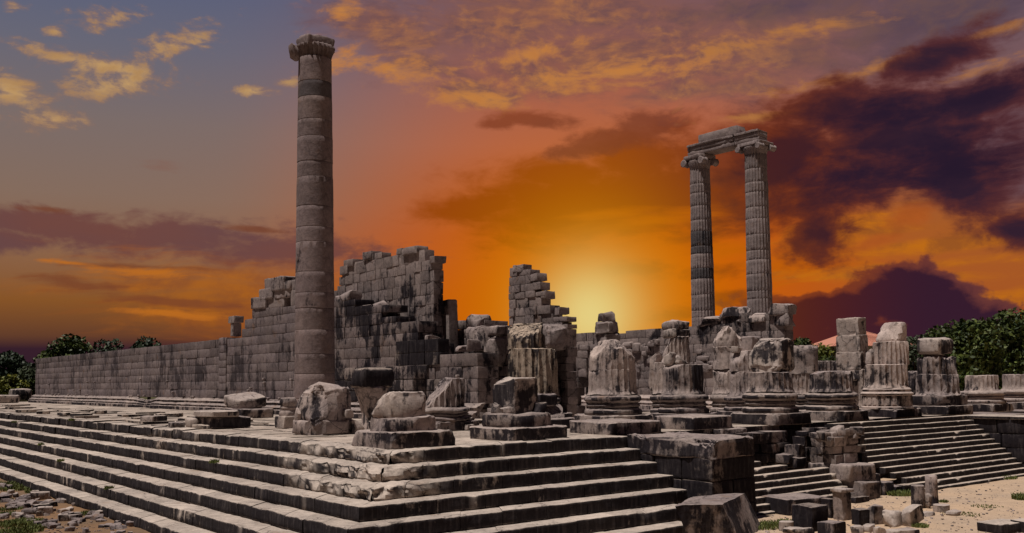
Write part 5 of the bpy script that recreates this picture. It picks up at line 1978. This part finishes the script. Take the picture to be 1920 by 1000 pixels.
r = random.Random(99)
mb = MB()
for (x, y, rad, n, h) in ((10, 912, 1.1, 420, 0.20), (40, 915, 1.2, 420, 0.16), (85, 922, 0.8, 260, 0.14), (60, 908, 0.7, 180, 0.14), (20, 985, 0.7, 320, 0.16), (45, 980, 0.6, 260, 0.14), (10, 965, 0.4, 120, 0.12), (110, 918, 0.5, 160, 0.12), (35, 998, 0.7, 300, 0.14), (70, 990, 0.4, 140, 0.12), (5, 940, 0.4, 120, 0.1), (165, 965, 0.25, 110, 0.16), (178, 966, 0.15, 60, 0.12), (15, 955, 0.5, 120, 0.1)):
    p = on_ground(x, y)
    tuft_mesh(mb, p[0], p[1], p[2], rad, n, h, r)
for (u_, v_, k_) in ((-2.7, 24.0, 4), (-2.0, 31.0, 3), (-3.4, 14.0, 5), (-0.1, 33.0, 0), (-0.8, 44.0, 1), (-1.4, 9.0, 2), (-2.7, 42.0, 4)):
    p = W(u_ - 0.05, v_, -k_ * RISE)
    tuft_mesh(mb, p[0], p[1], p[2], 0.16, 30, 0.13, r)
tag(mb.build('grass', M_grass, None, 0), 'patches of short green grass in the dirt at the bottom left', 'grass', None, 'stuff')
mb = MB()
for (x, y, rad, n, h) in ((1690, 928, 0.55, 260, 0.2), (1710, 926, 0.3, 100, 0.15), (1450, 985, 0.5, 160, 0.14), (1480, 982, 0.4, 130, 0.14), (1440, 990, 0.5, 120, 0.12), (1888, 898, 0.4, 120, 0.16), (1578, 915, 0.2, 60, 0.15), (1725, 988, 0.25, 100, 0.12), (1920, 936, 0.4, 160, 0.25), (1770, 942, 0.15, 50, 0.1), (1712, 956, 0.15, 50, 0.1), (1800, 965, 0.6, 60, 0.05), (1850, 950, 0.5, 40, 0.05)):
    p = on_ground(x, y)
    tuft_mesh(mb, p[0], p[1], p[2], rad, n, h, r)
tag(mb.build('court_grass', M_grass, None, 0), 'thin green grass tufts growing from the sand of the court', 'grass', None, 'stuff')


# ---------------------------------------------------------------- trees
def leaves(mb, clumps, n, size, r, rn, flat=0.7):
    """leaf faces scattered over the shells of many small clumps"""
    tot = sum(c[3] ** 2 for c in clumps)
    for (cx, cy, cz, cr) in clumps:
        m = max(8, int(n * cr ** 2 / tot))
        d = rn.normal(size=(m, 3))
        d /= np.linalg.norm(d, axis=1, keepdims=True)
        rad = cr * (0.55 + 0.5 * rn.random(m) ** 0.6)
        P = d * rad[:, None] * np.array([1, 1, 0.85]) + np.array([cx, cy, cz])
        a = rn.normal(size=(m, 3))
        a /= np.linalg.norm(a, axis=1, keepdims=True)
        b = np.cross(a, rn.normal(size=(m, 3)))
        b /= np.linalg.norm(b, axis=1, keepdims=True) + 1e-9
        s = size * (0.6 + 0.8 * rn.random(m))[:, None]
        Vq = np.stack([P - a * s, P + b * s * 0.55, P + a * s, P - b * s * 0.55], 1).reshape(-1, 3)
        F = [(4 * i, 4 * i + 1, 4 * i + 2, 4 * i + 3) for i in range(m)]
        ct = r.uniform(-0.15, 0.15)
        T = np.repeat(np.clip(rn.random(m) ** 1.6 * 0.9 + 0.05 + ct, 0, 1), 4)
        mb.add(Vq, F, T)


def tree(name, label, cat, base, h, w, seed, mat, n=5000, leaf=0.2, nclump=26, low=0.12, group=None, depth=None):
    r = random.Random(seed)
    rn = np.random.default_rng(seed)
    t = thing(name, label, cat, base, 0.0, group)
    dw = depth or w
    cl = []
    for i in range(nclump):
        a = r.uniform(0, 6.283)
        e = r.uniform(-0.9, 1.0)
        q = math.sqrt(max(0, 1 - e * e)) * r.uniform(0.45, 0.95)
        cz = h * (low + (1 - low) * (0.47 + 0.36 * e))
        cl.append((math.cos(a) * q * w * 0.42, math.sin(a) * q * dw * 0.42, cz, h * r.uniform(0.06, 0.14) + w * r.uniform(0.02, 0.06)))
    mb = MB()
    leaves(mb, cl, n, leaf, r, rn)
    mb.build('crown', mat, t, 0)
    mb = MB()
    prof = [(0.03 * h, 0), (0.022 * h, h * 0.15), (0.017 * h, h * 0.4), (0.006 * h, h * 0.75)]
    P, F = lathe(prof, 10, caps=2)
    mb.add(P + vnz(P, 0.8, 0.1, seed), F)
    for k in range(5):
        c = cl[(k * 5) % len(cl)]
        a = np.array([0, 0, h * (0.2 + 0.08 * k)])
        b = np.array(c[:3])
        ax = b - a
        L = np.linalg.norm(ax)
        P, F = lathe([(0.010 * h, 0), (0.007 * h, L * 0.5), (0.003 * h, L)], 6, caps=2)
        zq = Vector(ax / L).to_track_quat('Z', 'Y').to_matrix()
        mb.add(P @ np.array(zq).T + a, F)
    mb.build('trunk', M_bark, t, 50)
    return t


def tree_px(name, label, cat, px, ytop, wpx, Y, seed, mat, zbase=GZ, n=5000, leaf=0.2, nclump=26, low=0.1, depth=None, group=None):
    p = atY(px, ytop, Y)
    h = (p[2] - zbase) * 1.0
    w = wpx * Y / FPX
    return tree(name, label, cat, (p[0], p[1], zbase), h, w, seed, mat, n, leaf, nclump, low, group, depth)


TR = 'trees behind the ruins on the right'
TL = 'trees at the left edge'
tree_px('fig_tree', 'huge dark green tree cut by the right edge, tallest of the grove', 'tree', 1893, 562, 130, 84, 1, M_leaf, n=12000, leaf=0.20, nclump=46, low=0.02, group=TR)
tree_px('fig_tree', 'broad dark tree behind the pair of low fluted drums at the right', 'tree', 1815, 578, 130, 80, 2, M_leaf, n=12000, leaf=0.20, nclump=46, low=0.02, group=TR)
tree_px('fig_tree', 'dark tree behind the boulder topped block, left end of the grove', 'tree', 1756, 602, 84, 82, 3, M_leaf, n=6000, leaf=0.2, nclump=34, low=0.02, group=TR)
tree_px('olive_tree', 'grey green olive tree behind the pointed fluted stump', 'tree', 1712, 612, 62, 86, 4, M_leaf2, n=5000, leaf=0.15, nclump=30, low=0.02, group=TR)
tree_px('olive_tree', 'grey green olive tree just right of the tall square pillar', 'tree', 1655, 658, 54, 84, 5, M_leaf2, n=5000, leaf=0.15, nclump=30, low=0.02, group=TR)
tree_px('bush', 'bright green bush under the pink roof left of the square pillar', 'bush', 1555, 662, 60, 96, 6, M_leaf, n=4000, leaf=0.2, nclump=26, low=0.02, group=TR)
tree_px('bush', 'yellow green tree top beside the left end of the pink roof', 'tree', 1543, 627, 34, 118, 7, M_leaf3, n=2500, leaf=0.2, nclump=16, low=0.3, group=TR)
tree_px('bush', 'small green tree top right beside the end of the right hand wall', 'tree', 1503, 630, 42, 118, 8, M_leaf, n=2500, leaf=0.2, nclump=16, low=0.3, group=TR)
tree_px('pine_tree', 'small dark tree sticking up above the pink roof edge right of the pillar', 'tree', 1636, 636, 14, 100, 18, M_leaf4, n=1200, leaf=0.15, nclump=12, low=0.1, group=TR)
tree_px('pine_tree', 'rounded dark tree peeping over the wall top, rightmost of the three there', 'tree', 281, 618, 66, 165, 9, M_leaf4, n=3500, leaf=0.35, nclump=20, low=0.2, group=TL)
tree_px('pine_tree', 'low rounded dark tree peeping over the wall top, middle of the three there', 'tree', 210, 625, 96, 170, 10, M_leaf4, n=4000, leaf=0.35, nclump=22, low=0.2, group=TL)
tree_px('broad_tree', 'mid green wide tree peeping over the wall top, leftmost of the three there', 'tree', 128, 628, 136, 160, 11, M_leaf, n=5000, leaf=0.35, nclump=26, low=0.2, group=TL)
tree_px('broad_tree', 'dark tree at the far left edge beyond the end of the flank wall', 'tree', 22, 650, 70, 150, 12, M_leaf4, n=6000, leaf=0.32, nclump=34, low=0.0, group=TL)
tree_px('broad_tree', 'grey green tree beside the ragged end of the flank wall', 'tree', 58, 672, 46, 140, 13, M_leaf2, n=5000, leaf=0.26, nclump=30, low=0.0, group=TL)
tree_px('bush', 'yellow green sunlit bush low at the left edge', 'bush', 18, 690, 76, 128, 14, M_leaf3, n=5000, leaf=0.22, nclump=26, low=0.0, group=TL)
tree_px('bush', 'green bush tucked against the end of the flank wall', 'bush', 60, 700, 36, 130, 15, M_leaf, n=3000, leaf=0.22, nclump=18, low=0.0, group=TL)
tree_px('bush', 'small leafy weed growing behind the big tilted block in the court', 'bush', 1424, 960, 18, 33, 16, M_grass, n=260, leaf=0.04, nclump=8, low=0.0, zbase=gz(*(on_ground(1424, 978)[:2])))
tree_px('bush', 'small leafy weed in front of the flat slab in the court', 'bush', 1466, 964, 16, 33.5, 17, M_grass, n=220, leaf=0.04, nclump=8, low=0.0, zbase=gz(*(on_ground(1466, 980)[:2])))

# ---------------------------------------------------------------- house with pink roof
hp = atY(1607, 640, 122)
k = 122 / FPX
ze = atY(1607, 651, 122)[2]
zr = atY(1607, 622, 122)[2]
t = thing('house', 'house with a pink hipped tile roof behind the square pillar', 'house', (hp[0], hp[1], GZ), 8.0)
hw = 150 * k
mb = MB()
P, F = gbox(1, 1, 1)
mb.add(P * np.array([hw / 2, 4.0, (ze - GZ) / 2]) + np.array([0, 0, (ze - GZ) / 2]), F)
mb.build('wall', M_plaster, t, 20)
mb = MB()
e, e2 = hw / 2 + 0.5, 4.6
z0, z1 = ze - GZ, zr - GZ
nst = 60
Vv = [(-e, -e2, z0), (e, -e2, z0), (e, e2, z0), (-e, e2, z0), (-1.2, 0, z1), (1.2, 0, z1)]
mb.add(Vv, [(0, 1, 5, 4), (1, 2, 5), (2, 3, 4, 5), (3, 0, 4), (0, 3, 2, 1)])
for i in range(41):
    q = i / 40
    xb = -e + 2 * e * q
    xt = -1.2 + 2.4 * q
    a, b = np.array([xb, -e2, z0 + 0.04]), np.array([xt, 0, z1 + 0.04])
    w = np.array([0.05, 0, 0])
    mb.add([a - w, a + w, b + w * 0.4, b - w * 0.4, a - w + [0, 0, -0.1], a + w + [0, 0, -0.1]], [(0, 1, 2, 3), (4, 5, 1, 0)])
mb.build('roof', M_tile, t, 20)
for i, x in enumerate((-3.2, 0.0, 3.2)):
    mb = MB()
    P, F = gbox(1, 1, 1)
    mb.add(P * np.array([0.55, 0.03, 0.6]) + np.array([x, -4.01, z0 - 1.5]), F)
    mb.build('window', M_glass, t, 20)
